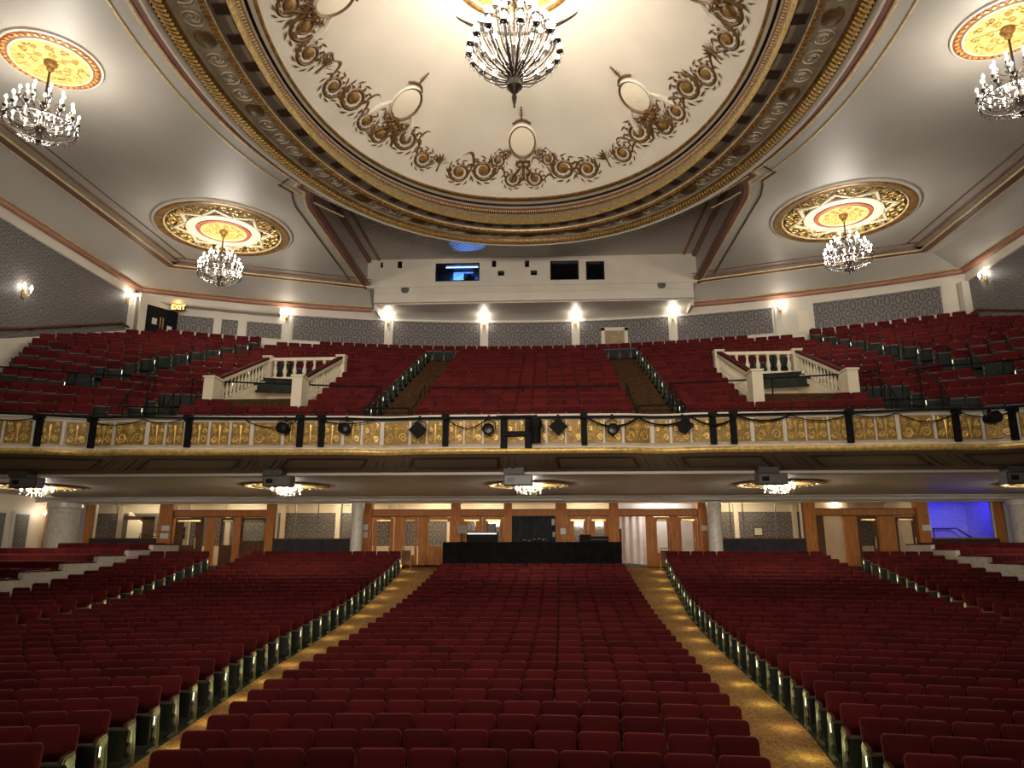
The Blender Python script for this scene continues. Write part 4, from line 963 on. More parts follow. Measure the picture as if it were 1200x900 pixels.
# stairs beyond the window on the exit sign side
st = MB().m('cream_paint'); st.prism([(-21.5, 1.9), (-19.9, .6), (-19.9, -.8), (-21.5, -.8)], lambda x, z: (x, 37.2, z), lambda x, z: (x, 37.4, z)); st.build('stair_stringer', label='cream stair stringer climbing beyond the corner window', cat='stairs')
wb_ = MB().m('dark_wood').box(-20.35, -19.75, 36.6, 36.7, -.8, 1.6).box(-21.4, -19.75, 36.6, 36.7, 1.45, 1.65); wb_.build('door_frame_lobby', label='dark wooden door frame beyond the corner window', cat='door frame')
t = thing('lobby_rail', 'dark low rail beyond the corner window under the wallpaper panel', 'railing', (-19.2, 36.2, .2))
MB().m('black_metal').tube([(-20.2, 36.2, .72), (-19.6, 36.2, .60), (-18.3, 36.2, .66)], .03, 6).build('top_rail', parent=t)
for x in (-20.2, -19.2, -18.3): MB().m('black_metal').tube([(x, 36.2, .64), (x, 36.2, -.8)], .025, 6).build('post', parent=t)
for z in (.95, .62): MB().m('screen_dark').box(-18.5, -18.25, 37.0, 37.06, z-.14, z+.14).build('lobby_poster', label='small dark %s poster on the wall beyond the corner window' % ('upper' if z > .8 else 'lower'), cat='poster')
MB().m('cream_paint').box(-18.9, -18.1, 37.06, 37.2, -.8, 2.4).build('wall_lobby_pier', kind='structure')
# blue landing
MB().m('blue_wall').box(18.2, 23.5, 37.2, 37.3, -.8, 2.45).box(21.6, 21.7, 34.6, 37.3, -.8, 2.45).build('wall_landing', kind='structure')
q = MB().m('blue_wall'); q.prism([(18.2, 1.05), (20.7, 1.05), (21.6, .4), (21.6, .25), (20.7, .9), (18.2, .9)], lambda x, z: (x, 37.1, z), lambda x, z: (x, 37.2, z)); q.build('trim_57', kind='structure')
t = thing('landing_rail', 'black handrail with forked brackets against the blue-lit wall', 'railing', (19.8, 36.3, -.8))
MB().m('black_metal').tube([(18.3, 36.3, .92), (19.5, 36.3, .94), (20.6, 36.3, .95), (21.3, 36.3, .45)], .035, 6).build('top_rail', parent=t)
for p in ([(19.4, 36.3, 1.1), (19.2, 36.3, .6), (19.0, 36.3, -.8)], [(19.45, 36.3, .94), (19.6, 36.3, -.8)], [(18.35, 36.3, .92), (18.7, 36.3, .4), (18.8, 36.3, -.8)]): MB().m('black_metal').tube(p, .028, 6).build('post', parent=t)
lamp('landing_blue', 'AREA', (19.9, 35.2, 2.35), 70, (.06, .05, 1.0), size=2.6, sizey=.6, rot=(radians(35), 0, 0))
# lobby lamps
for i, x in enumerate((-20.6, -15.5, -10.2, -5.3, -2.3, 2.6, 6.3, 10.4, 15.0)):
    yl = 35.5 if x == 6.3 else 36.6; t = thing('lobby_lamp', 'small bright ceiling lamp in the lobby, lamp %s along from the exit sign side' % ORD[i], 'lamp', (x, yl, 2.40))
    MB().m('sconce_glow').lathe([(0, -.05), (.10, -.05), (.12, 0)], (x, yl, 2.44), 10).build('shade', parent=t)
    lamp('lobby_light', 'POINT', (x, yl, 2.2), 95 if abs(x) < 13 else 75, WARM if x < 5 or x > 8 else WHITE, parent=t, size=.12)
# framed mirrors on the lower side wall, with a sconce
for sg in (-1, 1):
    X = sg*23.9
    for y0, y1 in ((28.0, 31.6), (32.0, 33.1)) if sg < 0 else ((30.0, 32.4),):
        t = thing('wall_panel', 'tall dark glazed panel in a cream frame on the lower side wall, %s' % ('the broad one' if y1-y0 > 2 else 'the narrow one') if sg < 0 else 'dark glazed panel in a cream frame past the stout column on the landing side', 'panel', (X, (y0+y1)/2, .0))
        x_ = X - sg*.03
        MB().m('white_paint').box(min(x_, x_-sg*.06), max(x_, x_-sg*.06), y0, y1, -.1, 1.7).build('frame', parent=t)
        x_ = X - sg*.10
        MB().m('damask_y').box(min(x_, x_-sg*.02), max(x_, x_-sg*.02), y0+.14, y1-.14, .04, 1.56).build('inset', parent=t)
# ================================================================ ceiling roses and chandeliers
def big_rose(x, y, lab):
    t = thing('ceiling_rose', lab, 'ceiling rose', (x, y, CZ-.2))
    R = 2.52; z = CZ
    b = MB().m('white_paint').lathe([(R+.1, 0), (R+.08, -.05), (R, -.07)], (x, y, z), 64).m('gold_dark').lathe([(R, -.07), (R-.08, -.10), (R-.2, -.06), (R-.30, -.04)], (x, y, z), 64).m('gold_pale').lathe([(R-.30, -.04), (R-.33, -.08), (R-.38, -.04)], (x, y, z), 64)
    b.build('outer_moulding', parent=t, smooth=40)
    b = MB().m('coffer_deep').lathe([(R-.38, -.035), (.0, -.03)], (x, y, z), 64); b.build('ground', parent=t)
    # gilded openwork: rings of little coils
    me = MB().m('gold_leaf'); coil(me, 0, 0, .17, 1.4, .04, .055, .03, n=14)
    for k in range(6): a = k*1.05; me.add([(.19*cos(a), .19*sin(a), -.02), (.28*cos(a+.2), .28*sin(a+.2), -.01), (.20*cos(a+.45), .20*sin(a+.45), -.02)], [(0, 1, 2)])
    me_c = GIL[0] if GIL else me.mesh('gilded_coil'); GIL.append(me_c)
    for rr, n in ((1.93, 30), (1.60, 24)):
        for i in range(n):
            a = 2*pi*i/n; inst('gilded_coil', me_c, t, (rr*cos(a), rr*sin(a), .2-.05), (0, 0, a), (1 if i % 2 else -1, 1, 1))
    # star of two squares, white
    q = MB().m('cream_paint')
    for a0 in (.25, .25+pi/4):
        P = [(x + 1.84*cos(a0 + k*pi/2), y + 1.84*sin(a0 + k*pi/2)) for k in range(4)]
        q.sweep(P, [(-.06, z-.05), (-.05, z-.10), (.05, z-.10), (.06, z-.05)], closed=True)
    q.lathe([(1.42, -.06), (1.40, -.11), (1.08, -.11), (1.04, -.07)], (x, y, z), 56); q.build('star_frame', parent=t, smooth=30)
    b = MB().m('rosette_red').lathe([(1.04, -.08), (1.02, -.12), (.92, -.12), (.90, -.08)], (x, y, z), 48).m('gold_pale').lathe([(.90, -.08), (.86, -.13), (.82, -.1)], (x, y, z), 48); b.build('red_ring', parent=t, smooth=40)
    small_centre(t, x, y, z, .82)
def small_centre(t, x, y, z, r):
    b = MB().m('rosette_yellow').lathe([(r, -.10), (r*.6, -.075), (.0, -.07)], (x, y, z), 40); b.build('yellow_field', parent=t)
    me = LEAFM[0] if LEAFM else None
    if me is None:
        m_ = MB().m('gold_leaf'); coil(m_, 0, 0, .11, 1.2, .025, .04, .02, n=10); m_.add([(.1, -.02, -.01), (.2, .02, -.02), (.26, .0, 0), (.2, -.04, 0)], [(0, 1, 2, 3)]); me = m_.mesh('leaf_coil'); LEAFM.append(me)
    for rr, n in ((r*.72, 12), (r*.40, 7)):
        for i in range(n): a = 2*pi*i/n; inst('leaf_coil', me, t, Vector((x + rr*cos(a), y + rr*sin(a), z-.10)) - WORLD[t.name], (0, 0, a*2.1), (1 if i % 2 else -1, 1, 1))
GIL, LEAFM = [], []
def plain_rose(x, y, lab):
    t = thing('ceiling_rose', lab, 'ceiling rose', (x, y, CZ-.2)); z = CZ; R = 1.22
    b = MB().m('white_paint').lathe([(R, 0), (R-.02, -.05), (R-.08, -.06)], (x, y, z), 48).m('rosette_red').lathe([(R-.08, -.05), (R-.12, -.07), (R-.24, -.05)], (x, y, z), 48).m('cream_paint').lathe([(R-.24, -.05), (R-.27, -.10), (R-.32, -.1)], (x, y, z), 48)
    b.build('outer_moulding', parent=t, smooth=40)
    q = MB().m('gold_leaf'); q.box(-.05, .05, -.035, .035, -.02, .02)
    me = MEA[0] if MEA else q.mesh('meander_key'); MEA.append(me)
    for i in range(40): a = 2*pi*i/40; inst('meander_key', me, t, Vector((x + (R-.17)*cos(a), y + (R-.17)*sin(a), z-.07)) - WORLD[t.name], (0, 0, a + (pi/4 if i % 2 else -pi/4)))
    small_centre(t, x, y, z, R-.30)
MEA = []
RX = 12.05
big_rose(-RX, 25.6, 'big gilded ceiling rose with white star frame over the EXIT sign corner')
big_rose(RX, 25.4, 'big gilded ceiling rose with white star frame over the landing side')
plain_rose(-RX, 15.5, 'smaller red-rimmed yellow ceiling rose nearer the stage on the EXIT sign side')
plain_rose(RX, 15.5, 'smaller red-rimmed yellow ceiling rose nearer the stage on the landing side')

def arm_meshes(tag_, r, z_hub, z_cup, candle, bulb, cup_r, thick):
    a = MB().m('bronze_dark'); dz = z_cup - z_hub
    a.tube([(.06, 0, 0), *([(r*.30, 0, dz*.10), (r*.62, 0, dz*.34), (r*.88, 0, dz*.68)] if dz > .5 else [(r*.35, 0, -.10*r), (r*.72, 0, dz*.25 - .06*r), (r*.95, 0, dz*.62)]), (r, 0, dz)], [thick*1.2, thick, thick, thick*.9, thick*.8], 6)
    a.lathe([(.0, -.05), (.02, -.04), (cup_r, .0), (cup_r*1.1, .03), (0, .03)], (r, 0, dz), 8)
    c = MB().m('candle_white').lathe([(.022, 0), (.022, candle), (0, candle)], (r, 0, dz+.03), 6)
    g = MB().m('bulb_glow').lathe([(.012, 0), (bulb*.8, bulb*.7), (bulb, bulb*1.5), (bulb*.6, bulb*2.6), (0, bulb*3.3)], (r, 0, dz+.03+candle), 8)
    k = MB().m('crystal')
    for i in range(5):
        an = 2*pi*i/5; k.lathe([(0, -.13), (.014, -.09), (.008, -.03), (0, 0)], (r + cup_r*1.05*cos(an), cup_r*1.05*sin(an), dz-.01), 4)
    return a.mesh(tag_ + 'arm', 40), c.mesh(tag_ + 'candle'), g.mesh(tag_ + 'bulb', 60), k.mesh(tag_ + 'crystal_drop')
def chandelier(name, lab, loc, drop, tiers, hub, bowl_r, bowl_z, canopy_r, power, crystals=True, group=None, lamp_z=-1.62):
    """tiers: (count, radius, hub height, cup height, candle, bulb, cup radius, thickness, phase); heights hang below the ceiling fixing"""
    t = thing(name, lab, 'chandelier', (loc[0], loc[1], loc[2] - drop), group=group); L = Vector((0, 0, drop))
    x, y, z = loc
    MB().m('gold_dark').lathe([(canopy_r, 0), (canopy_r*.95, -.06), (canopy_r*.55, -.12), (canopy_r*.5, -.2), (.03, -.26)], (x, y, z), 14).build('canopy', parent=t, smooth=40)
    MB().m('bronze_dark').lathe([(.028, -.2), (.028, hub[0]), (.05, hub[0]-.02)], (x, y, z), 8).build('stem', parent=t)
    MB().m('bronze_dark').lathe([(.04, hub[0]), (hub[2], hub[0]-.08), (hub[2]*.6, hub[0]-.2), (hub[2]*.8, (hub[0]+hub[1])/2), (hub[2]*1.4, hub[1]+.12), (hub[2]*1.5, hub[1]), (hub[2]*.8, hub[1]-.12), (.05, hub[1]-.2), (.07, hub[1]-.3), (.02, -drop+.06), (.035, -drop+.03), (0, -drop)], (x, y, z), 14).build('hub', parent=t, smooth=40)
    for ti, (n, r, zh, zc, ca, bu, cu, th, ph) in enumerate(tiers):
        ma, mc, mb_, mk = arm_meshes('', r, zh, zc, ca, bu, cu, th)
        for i in range(n):
            a = inst('arm', ma, t, (0, 0, drop + zh), (0, 0, 2*pi*(i+ph)/n))
            inst('candle', mc, a); inst('bulb', mb_, a)
            if crystals: inst('crystal_drop', mk, a)
    if crystals and bowl_r:
        # hoops and swags of crystal under the arms
        k = MB().m('bronze_dark').tube([(x + bowl_r*cos(2*pi*i/28), y + bowl_r*sin(2*pi*i/28), z + bowl_z) for i in range(28)], .018, 5, closed=True); k.build('hoop', parent=t)
        c = MB().m('crystal')
        for i in range(28):
            a = 2*pi*i/28
            for j in range(7):
                u = j/6; rr = bowl_r*(1-u*.82); zz = bowl_z - .34*sin(u*pi/2); c.lathe([(0, -.05), (.022, -.02), (.012, .02), (0, .04)], (x + rr*cos(a), y + rr*sin(a), z + zz - .03), 4)
            c.lathe([(0, -.16), (.02, -.1), (.008, -.02), (0, 0)], (x + bowl_r*cos(a+.1), y + bowl_r*sin(a+.1), z + bowl_z), 4)
        c.build('crystal_swags', parent=t, kind='stuff')
    lamp('chandelier_light', 'POINT', (x, y, z + lamp_z), power, WHITE, parent=t, size=.45)
    return t
T1 = [(14, .80, -1.86, -1.64, .17, .034, .055, .014, 0), (12, .66, -1.55, -1.38, .17, .034, .055, .013, .5), (7, .40, -1.2, -1.08, .17, .034, .05, .012, .25)]
for sx, y, lab in ((-1, 25.6, 'crystal chandelier hanging under the big gilded rose on the EXIT sign side'), (1, 25.4, 'crystal chandelier hanging under the big gilded rose on the landing side'), (-1, 15.5, 'crystal chandelier hanging under the red-rimmed rose on the EXIT sign side'), (1, 15.5, 'crystal chandelier hanging under the red-rimmed rose on the landing side')):
    chandelier('chandelier', lab, (sx*RX, y, CZ-.1), 2.38, T1, (-1.1, -1.95, .07), .80, -1.82, .17, 370)
T0 = [(18, 1.17, -3.38, -2.55, .07, .075, .10, .022, 0), (16, 1.02, -3.2, -2.12, .07, .075, .10, .022, .5), (14, .80, -3.0, -1.72, .07, .075, .09, .020, .2), (8, .42, -2.7, -1.35, .07, .075, .09, .018, .4)]
chandelier('chandelier', 'largest chandelier with many dark curved arms under the dome crown', (0, YD, 15.08), 4.15, T0, (-2.3, -3.55, .14), 0, -3.72, .3, 800, crystals=True, lamp_z=-2.2)

# ================================================================ wall sconces
def sconce(x, y, z, nrm, lab, e=12, two=True, cool=False):
    t = thing('wall_sconce', lab, 'wall lamp', (x, y, z)); n = Vector(nrm).normalized(); tg = Vector((-n.y, n.x, 0))
    p = Vector((x, y, z))
    c = p + n*.02; MB().m('brass').obox((c.x, c.y, z), tg, .12, .03, .34).build('backplate', parent=t)
    for s in (-1, 1):
        a = p + n*.04; m1 = p + n*.14 + tg*(s*.10) + Vector((0, 0, -.10)); e1 = p + n*.16 + tg*(s*.17) + Vector((0, 0, .02))
        o = MB().m('brass').tube([a, m1, e1], .014, 5); o.lathe([(.0, -.03), (.045, 0), (.05, .02), (0, .02)], tuple(e1), 8); ar = o.build('arm', parent=t)
        MB().m('candle_white').lathe([(.018, .02), (.018, .12), (0, .12)], tuple(e1), 6).build('candle', parent=ar)
        MB().m('sconce_glow').lathe([(.014, .12), (.042, .17), (.05, .22), (.02, .30), (0, .33)], tuple(e1), 8).build('bulb', parent=ar, smooth=60)
    q = p + n*.24; lamp('sconce_light', 'POINT', (q.x, q.y, z + .24), e, WHITE, parent=t, size=.07)
names = ['on the narrow pilaster past the recessed alcove', 'at the corner of the booth on the EXIT sign side', 'under the booth, nearer the blue window', 'under the booth, nearer the plywood door', 'at the corner of the booth past the plywood door', 'on the broad pilaster beside the cream panelled door']
for x, nm in zip(pil_x, names): sconce(x, BW(x)-.16, 10.88, (0, -1, 0), 'glowing two-candle sconce ' + nm)
for y, z, nm in ((22.96, 8.85, 'lower down the wall toward the stage'), (29.0, 10.75, 'high near the corner pilaster')): sconce(-XWS[-1]+.02, y, z, (1, 0, 0), 'glowing two-candle sconce above the dark handrail, %s' % nm)
sconce(XWS[1]-.02, 28.0, 10.62, (-1, 0, 0), 'glowing two-candle sconce on the wallpaper wall on the landing side')
sconce(-23.45, 33.9, 1.45, (.3, -1, 0), 'glowing two-candle sconce beside the stout column under the balcony', 9)

# ================================================================ fittings under the balcony
for i, x in enumerate((-19.5, -9.45, 0, 9.45, 19.3)):
    y = 27.4; lab5 = ('outermost on the EXIT side', 'second from the EXIT side', 'the middle one', 'second from the landing side', 'outermost on the landing side')[i]
    t = thing('soffit_rose', 'shallow gilded rose on the ceiling under the balcony, %s' % lab5, 'ceiling rose', (x, y, 2.3))
    b = MB().m('gold_dark').lathe([(1.68, -.012), (1.64, -.05), (1.45, -.06), (1.2, -.03)], (x, y, 2.40), 40); b.build('outer_moulding', parent=t, smooth=40)
    b = MB().m('rosette_yellow').lathe([(1.2, -.03), (1.15, -.05), (0, -.04)], (x, y, 2.40), 40); b.build('yellow_field', parent=t)
    q = MB().m('gold_pale'); q.box(-.12, .12, -.03, .03, -.015, .015); me_k = q.mesh('rim_key')
    for k in range(26): a = 2*pi*k/26; inst('rim_key', me_k, t, (1.42*cos(a), 1.42*sin(a), .035), (0, 0, a+.6))
    c = thing('flush_chandelier', 'low crystal chandelier of white bulbs under the balcony, %s' % lab5, 'chandelier', (x, y, 2.05))
    MB().m('brass').lathe([(.25, 0), (.2, -.06), (.07, -.1), (.05, -.16)], (x, y, 2.36), 12).build('canopy', parent=c)
    ma = MB().m('brass').tube([(.05, 0, 0), (.3, 0, -.06), (.52, 0, .0)], .012, 5).lathe([(.0, -.02), (.04, 0), (0, .02)], (.52, 0, .0), 6).mesh('arm')
    mb_ = MB().m('bulb_glow').lathe([(.012, .02), (.045, .06), (.05, .09), (.02, .15), (0, .16)], (.52, 0, 0), 8).mesh('bulb', 60)
    mk = MB().m('crystal').lathe([(0, -.14), (.03, -.08), (.012, -.02), (0, 0)], (.52, 0, -.02), 5).lathe([(0, -.12), (.03, -.07), (.012, -.02), (0, 0)], (.3, 0, -.07), 5).mesh('crystal_drop')
    for k in range(12):
        a = inst('arm', ma, c, (0, 0, .12), (0, 0, 2*pi*k/12), (1 if k % 2 else .62, 1 if k % 2 else .62, 1)); inst('bulb', mb_, a); inst('crystal_drop', mk, a)
    lamp('soffit_light', 'POINT', (x, y, 2.0), 170, WHITE, parent=c, size=.15)
    xs = (-16.1, -7.8, -.18, 7.6, 14.95)[i]
    s = thing('loudspeaker', 'grey box loudspeaker hung under the balcony front, %s' % lab5, 'speaker', (xs, 22.3, 1.90))
    MB().m('speaker_grey').box(xs-.45, xs+.45, 22.1, 22.5, 1.90, 2.24).build('cabinet', parent=s)
    MB().m('grey_trim').box(xs-.41, xs+.41, 22.085, 22.1, 1.94, 2.20).build('grille', parent=s)
    MB().m('speaker_grey').box(xs-.44, xs+.18, 22.0, 22.4, 2.24, 2.52).build('mounting_box', parent=s)
    MB().m('screen_dark').box(xs-.34, xs-.12, 22.07, 22.085, 2.0, 2.14).build('port', parent=s)
# ================================================================ seats
def seat_meshes():
    def cushion(hw, z0, z1, y0, y1, r, slope, mat, bulge=.03):
        b = MB().m(mat); out = [(-hw, z0), (hw, z0)]
        for i in range(5): a = pi/2*i/4; out.append((hw - r + r*cos(a), z1 - r + r*sin(a)))
        for i in range(5): a = pi/2 + pi/2*i/4; out.append((-hw + r + r*cos(a), z1 - r + r*sin(a)))
        n = len(out); cx, cz = 0, (z0+z1)/2
        def loop(y, ins): return [(x*(1-ins/hw), y + (z-z0)*slope, cz + (z-cz)*(1-ins/((z1-z0)/2))) for x, z in out]
        vs = loop(y1, .01) + loop(y1-.015, 0) + loop(y0+.02, 0) + loop(y0+.004, .012) + loop(y0-bulge, .06)
        fs = []
        for k in range(4):
            for i in range(n): j = (i+1) % n; fs.append((k*n+i, k*n+j, (k+1)*n+j, (k+1)*n+i))
        fs += [tuple(range(n)), tuple(4*n + i for i in range(n))[::-1]]
        return b.add(vs, fs)
    back = cushion(.252, .40, .88, -.075, .005, .055, .15, 'velvet', .018)
    pan = MB().m('charcoal_pan'); pan.box(-.225, .225, -.245, -.20, .10, .50); pan.m('grey_trim').box(-.232, .232, -.25, -.155, .50, .525)
    pan.m('velvet').box(-.22, .22, -.20, -.13, .17, .50)
    arm = MB().m('arm_wood'); arm.prism([(-.34, .545), (-.30, .60), (-.05, .615), (-.02, .57), (-.3, .53)], lambda y, z: (-.265, y, z), lambda y, z: (-.215, y, z))
    leg = MB().m('cast_iron'); leg.prism([(.02, 0), (-.26, 0), (-.26, .04), (-.16, .1), (-.2, .3), (-.28, .54), (-.04, .57), (-.02, .2)], lambda y, z: (-.258, y, z), lambda y, z: (-.232, y, z))
    end = MB().m('lit_iron'); end.prism([(.06, 0), (-.02, .0), (-.08, .14), (-.16, .2), (-.12, .3), (-.2, .34), (-.18, .46), (-.30, .54), (-.26, .57), (-.02, .575), (.0, .4), (.05, .2)], lambda y, z: (-.272, y, z), lambda y, z: (-.236, y, z))  # aisle light painted into the end casting; its inlay stays dark iron
    end.prism([(.08, 0), (-.3, 0), (-.3, .03), (.08, .03)], lambda y, z: (-.28, y, z), lambda y, z: (-.22, y, z))
    end.m('cast_iron').prism([(.0, .06), (-.06, .2), (-.10, .44), (-.03, .5)], lambda y, z: (-.276, y, z), lambda y, z: (-.27, y, z))
    gl = MB().m('aisle_glow').box(-.282, -.274, -.255, -.235, .38, .50)
    return back, pan, arm, leg, end, gl
SB = seat_meshes()
ME = [m.mesh(n) for m, n in zip(SB, ('backrest', 'folded_seat', 'armrest', 'seat_leg', 'end_standard', 'aisle_light'))]
for m_ in (ME[0],):
    m_.polygons.foreach_set('use_smooth', [True]*len(m_.polygons)); m_.set_sharp_from_angle(angle=radians(50))
SEATS = []      # (block, row, index from aisle, x, y, z floor, rotation, end side flag or 0, lit)
def add_row(block, row, xa, xb, yf, zf, arcc, end_a=False, end_b=False, pitch=.53, lit=False, face=None):
    n = max(1, int(round(abs(xb-xa)/pitch))); w_ = (xb-xa)/n
    for j in range(n):
        x = xa + w_*(j+.5); y = yf(x); rot = face if face is not None else -atan2(x, y - arcc)
        e = 0
        if end_a and j == 0: e = -1 if xa < xb else 1
        if end_b and j == n-1: e = 1 if xa < xb else -1
        SEATS.append(dict(b=block, r=row, j=j, n=n, x=x, y=y, z=zf(x, y), rot=rot, e=e, lit=lit and e != 0, w=abs(w_)))
zfl = lambda x, y: z_floor(x, y)
for n in range(-1, 28): add_row('centre', n, interp(n, *CEN_R), interp(n, *CEN_L), lambda x: row_y(n, x), zfl, -20, True, True)
for n in range(-2, 31):
    m = n + .52
    add_row('landing', n, interp(m, *AIN_R), 12.45, lambda x: row_y(m, x), zfl, -20, True, True, lit=n % 2 == 0)
    add_row('exit', n, interp(m, *AIN_L), -12.45, lambda x: row_y(m, x), zfl, -20, True, True, lit=n % 2 == 0)
for n in range(9, 31):
    m = n + .52
    add_row('landing bank', n, interp(n, [16, 30], [12.95, 13.9]), 16.45, lambda x: row_y(m, x), zfl, -20, True, False, lit=n % 2 == 0)
    add_row('exit bank', n, -interp(n, [16, 30], [13.1, 14.1]), -16.45, lambda x: row_y(m, x), zfl, -20, True, False, lit=n % 2 == 0)
# raised terraces beyond the stepped marble walls
TER = [(31.15, 33.4, .14), (29.35, 31.15, -.08), (27.35, 29.35, -.31), (25.4, 27.35, -.55), (23.45, 25.4, -.79), (21.5, 23.45, -1.02), (19.5, 21.5, -1.2)]
for sg in (-1, 1):
    side = 'the EXIT sign side' if sg < 0 else 'the landing side'
    t = thing('terrace_parapet', 'stepped marble parapet with red padded top along the raised terrace on %s' % side, 'parapet', (sg*16.7, 26, -2.4))
    b = MB().m('marble'); cp = MB().m('velvet_dark')
    for y0, y1, zt in TER:
        b.box(sg*16.7-.09, sg*16.7+.09, y0, y1, -3.0, zt); cp.box(sg*16.82-.16, sg*16.82+.16, y0+.1, y1-.05, zt+.0, zt+.05)
    b.build('wall', parent=t); cp.build('padded_top', parent=t)
    f = MB().m('under_floor')
    for y0, y1, zt in TER: f.box(min(sg*16.79, sg*23.8), max(sg*16.79, sg*23.8), y0, y1, -3.0, zt-.78)
    f.build('floor_terrace', kind='structure')
    for i, (y0, y1, zt) in enumerate(TER):
        for q in (0, 1):
            yy = lerp(y0, y1, .38 + .5*q); add_row('terrace', i*2+q, sg*17.1, sg*(21.5 if i == 0 else 22.9), lambda x: yy + .0, lambda x, y: zt-.78, 0, face=-sg*.32)
# balcony
def bank_edge(k): return interp(k, [3, 5, 6.5, 9, 11, 14], [15.6, 14.4, 14.0, 13.6, 13.2, 12.6])
for k in range(0, 15):
    yf = lambda x: bal_k(k, x)[0] + .07; zf = lambda x, y: bal_k(k, x)[1] - .88
    spans = [(-3.42, 3.42)]
    for sg in (-1, 1):
        if k < 3: spans += [(sg*4.98, sg*10.75), (sg*12.3, sg*(XWS[sg]-.35))]
        else:
            be = bank_edge(k); spans.append((sg*be, sg*(XWS[sg]-.35)))
            if k < 8: spans += [(sg*4.98, sg*7.15), (sg*10.75, sg*(be-1.1))]
            else: spans += [(sg*4.98, sg*(be-1.1))]
    if k == 14: spans = [(-10.1, 10.1)] + [sp for sp in spans if abs(sp[0]) > 11]
    for xa, xb in spans:
        c0 = len(SEATS); add_row('balcony', k, xa, xb, yf, zf, -20, True, abs(xb) < 3.5 and abs(xa) < 3.5, lit=k % 2 == 1 and not (abs(xb) < 3.5))
        SEATS[c0:] = [s for s in SEATS[c0:] if s['y'] > front_y(s['x']) + .42 and not (7.05 < abs(s['x']) < 10.8 and 22.2 < s['y'] < 27.3) and s['y'] < BW(s['x']) - .12]

# little loop rails beside the ends of the outer balcony banks
for sg in (-1, 1):
    for i, k in enumerate((4.4, 6.4, 8.4, 10.4, 12.4)):
        x = sg*(bank_edge(k) - .12); y, z = bal_k(k, x); x2 = sg*(bank_edge(k+1.2) - .12); y2, z2 = bal_k(k+1.2, x2)
        rail('loop_rail', '%s loop rail from the front along the outer balcony aisle on the %s side' % (ORD[i], 'EXIT sign' if sg < 0 else 'landing'), [(x, y-.1, z+.05), (x2, y2-.1, z2+.05)], [(x, y-.1, z+.05), (x2, y2-.1, z2+.05)], .016, drop=.85)

# how large each seat shows from the eye
f_px = 832.; cp_, sp_, cy_, sy_ = cos(.2275), sin(.2275), cos(.0505), sin(.0505)
def project(x, y, z):
    x -= .75; x, y = cy_*x + sy_*y, -sy_*x + cy_*y; y, z = cp_*y + sp_*z, -sp_*y + cp_*z
    return (600 + f_px*x/y, 450 - f_px*z/y, y) if y > .3 else (-999, -999, 1)
for s in SEATS:
    px, py, d = project(s['x'], s['y'], s['z']+.88); w_ = f_px*.5/d
    vis = max(0, min(1200, px + w_/2) - max(0, px - w_/2)); h = min(max(0, 905-py), w_*.45)
    s['in'] = -w_*1.5 < px < 1200 + w_*1.5 and py < 930; s['area'] = vis*h if py > 480 else vis*h*.5
SEATS = [s for s in SEATS if s['in']]
order = sorted((s for s in SEATS if s['b'] in ('centre', 'landing', 'exit')), key=lambda s: -s['area'])
picked = order[:300]; pid = {id(s) for s in picked}
rows_in = {bl: sorted({s['r'] for s in picked if s['b'] == bl}) for bl in ('centre', 'landing', 'exit')}
BN = {'centre': 'of the middle block', 'landing': 'of the block below the blue landing', 'exit': 'of the block below the EXIT sign'}
def seat(s):
    rw = ORD[rows_in[s['b']].index(s['r'])] if rows_in[s['b']].index(s['r']) < len(ORD) else 'rearmost'
    sj = ORD[s['j']]
    lab = 'red velvet seat, %s row %s, %s from the %s' % (rw, BN[s['b']], sj, "curtained doorway's aisle" if s['b'] == 'centre' else 'aisle')
    t = thing('theater_seat', lab, 'seat', (s['x'], s['y'], s['z']), s['rot'], 'red velvet theater seats %s' % BN[s['b']])
    wx = s['w']/.53
    inst('backrest', ME[0], t, scale=(wx, 1, 1)); inst('folded_seat', ME[1], t, scale=(wx, 1, 1)); inst('armrest', ME[2], t); 
    if s['e'] == -1: en = inst('end_standard', ME[4], t)
    else: inst('seat_leg', ME[3], t)
    if s['e'] == 1:
        en = inst('end_standard', ME[4], t, scale=(-1, 1, 1)); inst('armrest', ME[2], t, scale=(-1, 1, 1))
    if s['e'] and s['lit']: inst('aisle_light', ME[5], en)
for s in picked: seat(s)
# the rest: one body of rows
V, LI, LS, LT, MI = [], [], [], [], []; voff = 0; loff = 0
RB = {'velvet': 'velvet_mass'}; slots = ['velvet_mass', 'charcoal_pan', 'grey_trim', 'arm_wood', 'cast_iron', 'lit_iron', 'aisle_glow']
BASE = []
for m_ in SB:
    vv = np.array(m_.v); loops = np.concatenate([np.array(f) for f in m_.f]); tot = np.array([len(f) for f in m_.f]); mi = np.array([slots.index(RB.get(m_.slots[i], m_.slots[i])) for i in m_.mi]); BASE.append((vv, loops, tot, mi))
rest = [s for s in SEATS if id(s) not in pid]
for s in rest:
    c, sn = cos(s['rot']), sin(s['rot'])
    use = [(0, 1), (1, 1), (2, 1), (4 if s['e'] == -1 else 3, 1)]
    if s['e'] == 1: use += [(4, -1), (2, -1)]
    if s['lit']: use.append((5, 1 if s['e'] == -1 else -1))
    for k, fl in use:
        vv, loops, tot, mi = BASE[k]; p = vv.copy(); p[:, 0] *= fl*(s['w']/.53 if k < 2 else 1); lo = loops
        q = np.empty_like(p); q[:, 0] = s['x'] + c*p[:, 0] - sn*p[:, 1]; q[:, 1] = s['y'] + sn*p[:, 0] + c*p[:, 1]; q[:, 2] = s['z'] + p[:, 2]
        V.append(q); LI.append(lo + voff); LT.append(tot); MI.append(mi); voff += len(p)
V = np.concatenate(V); LI = np.concatenate(LI); LT = np.concatenate(LT); MI = np.concatenate(MI); LS = np.concatenate([[0], np.cumsum(LT)[:-1]])
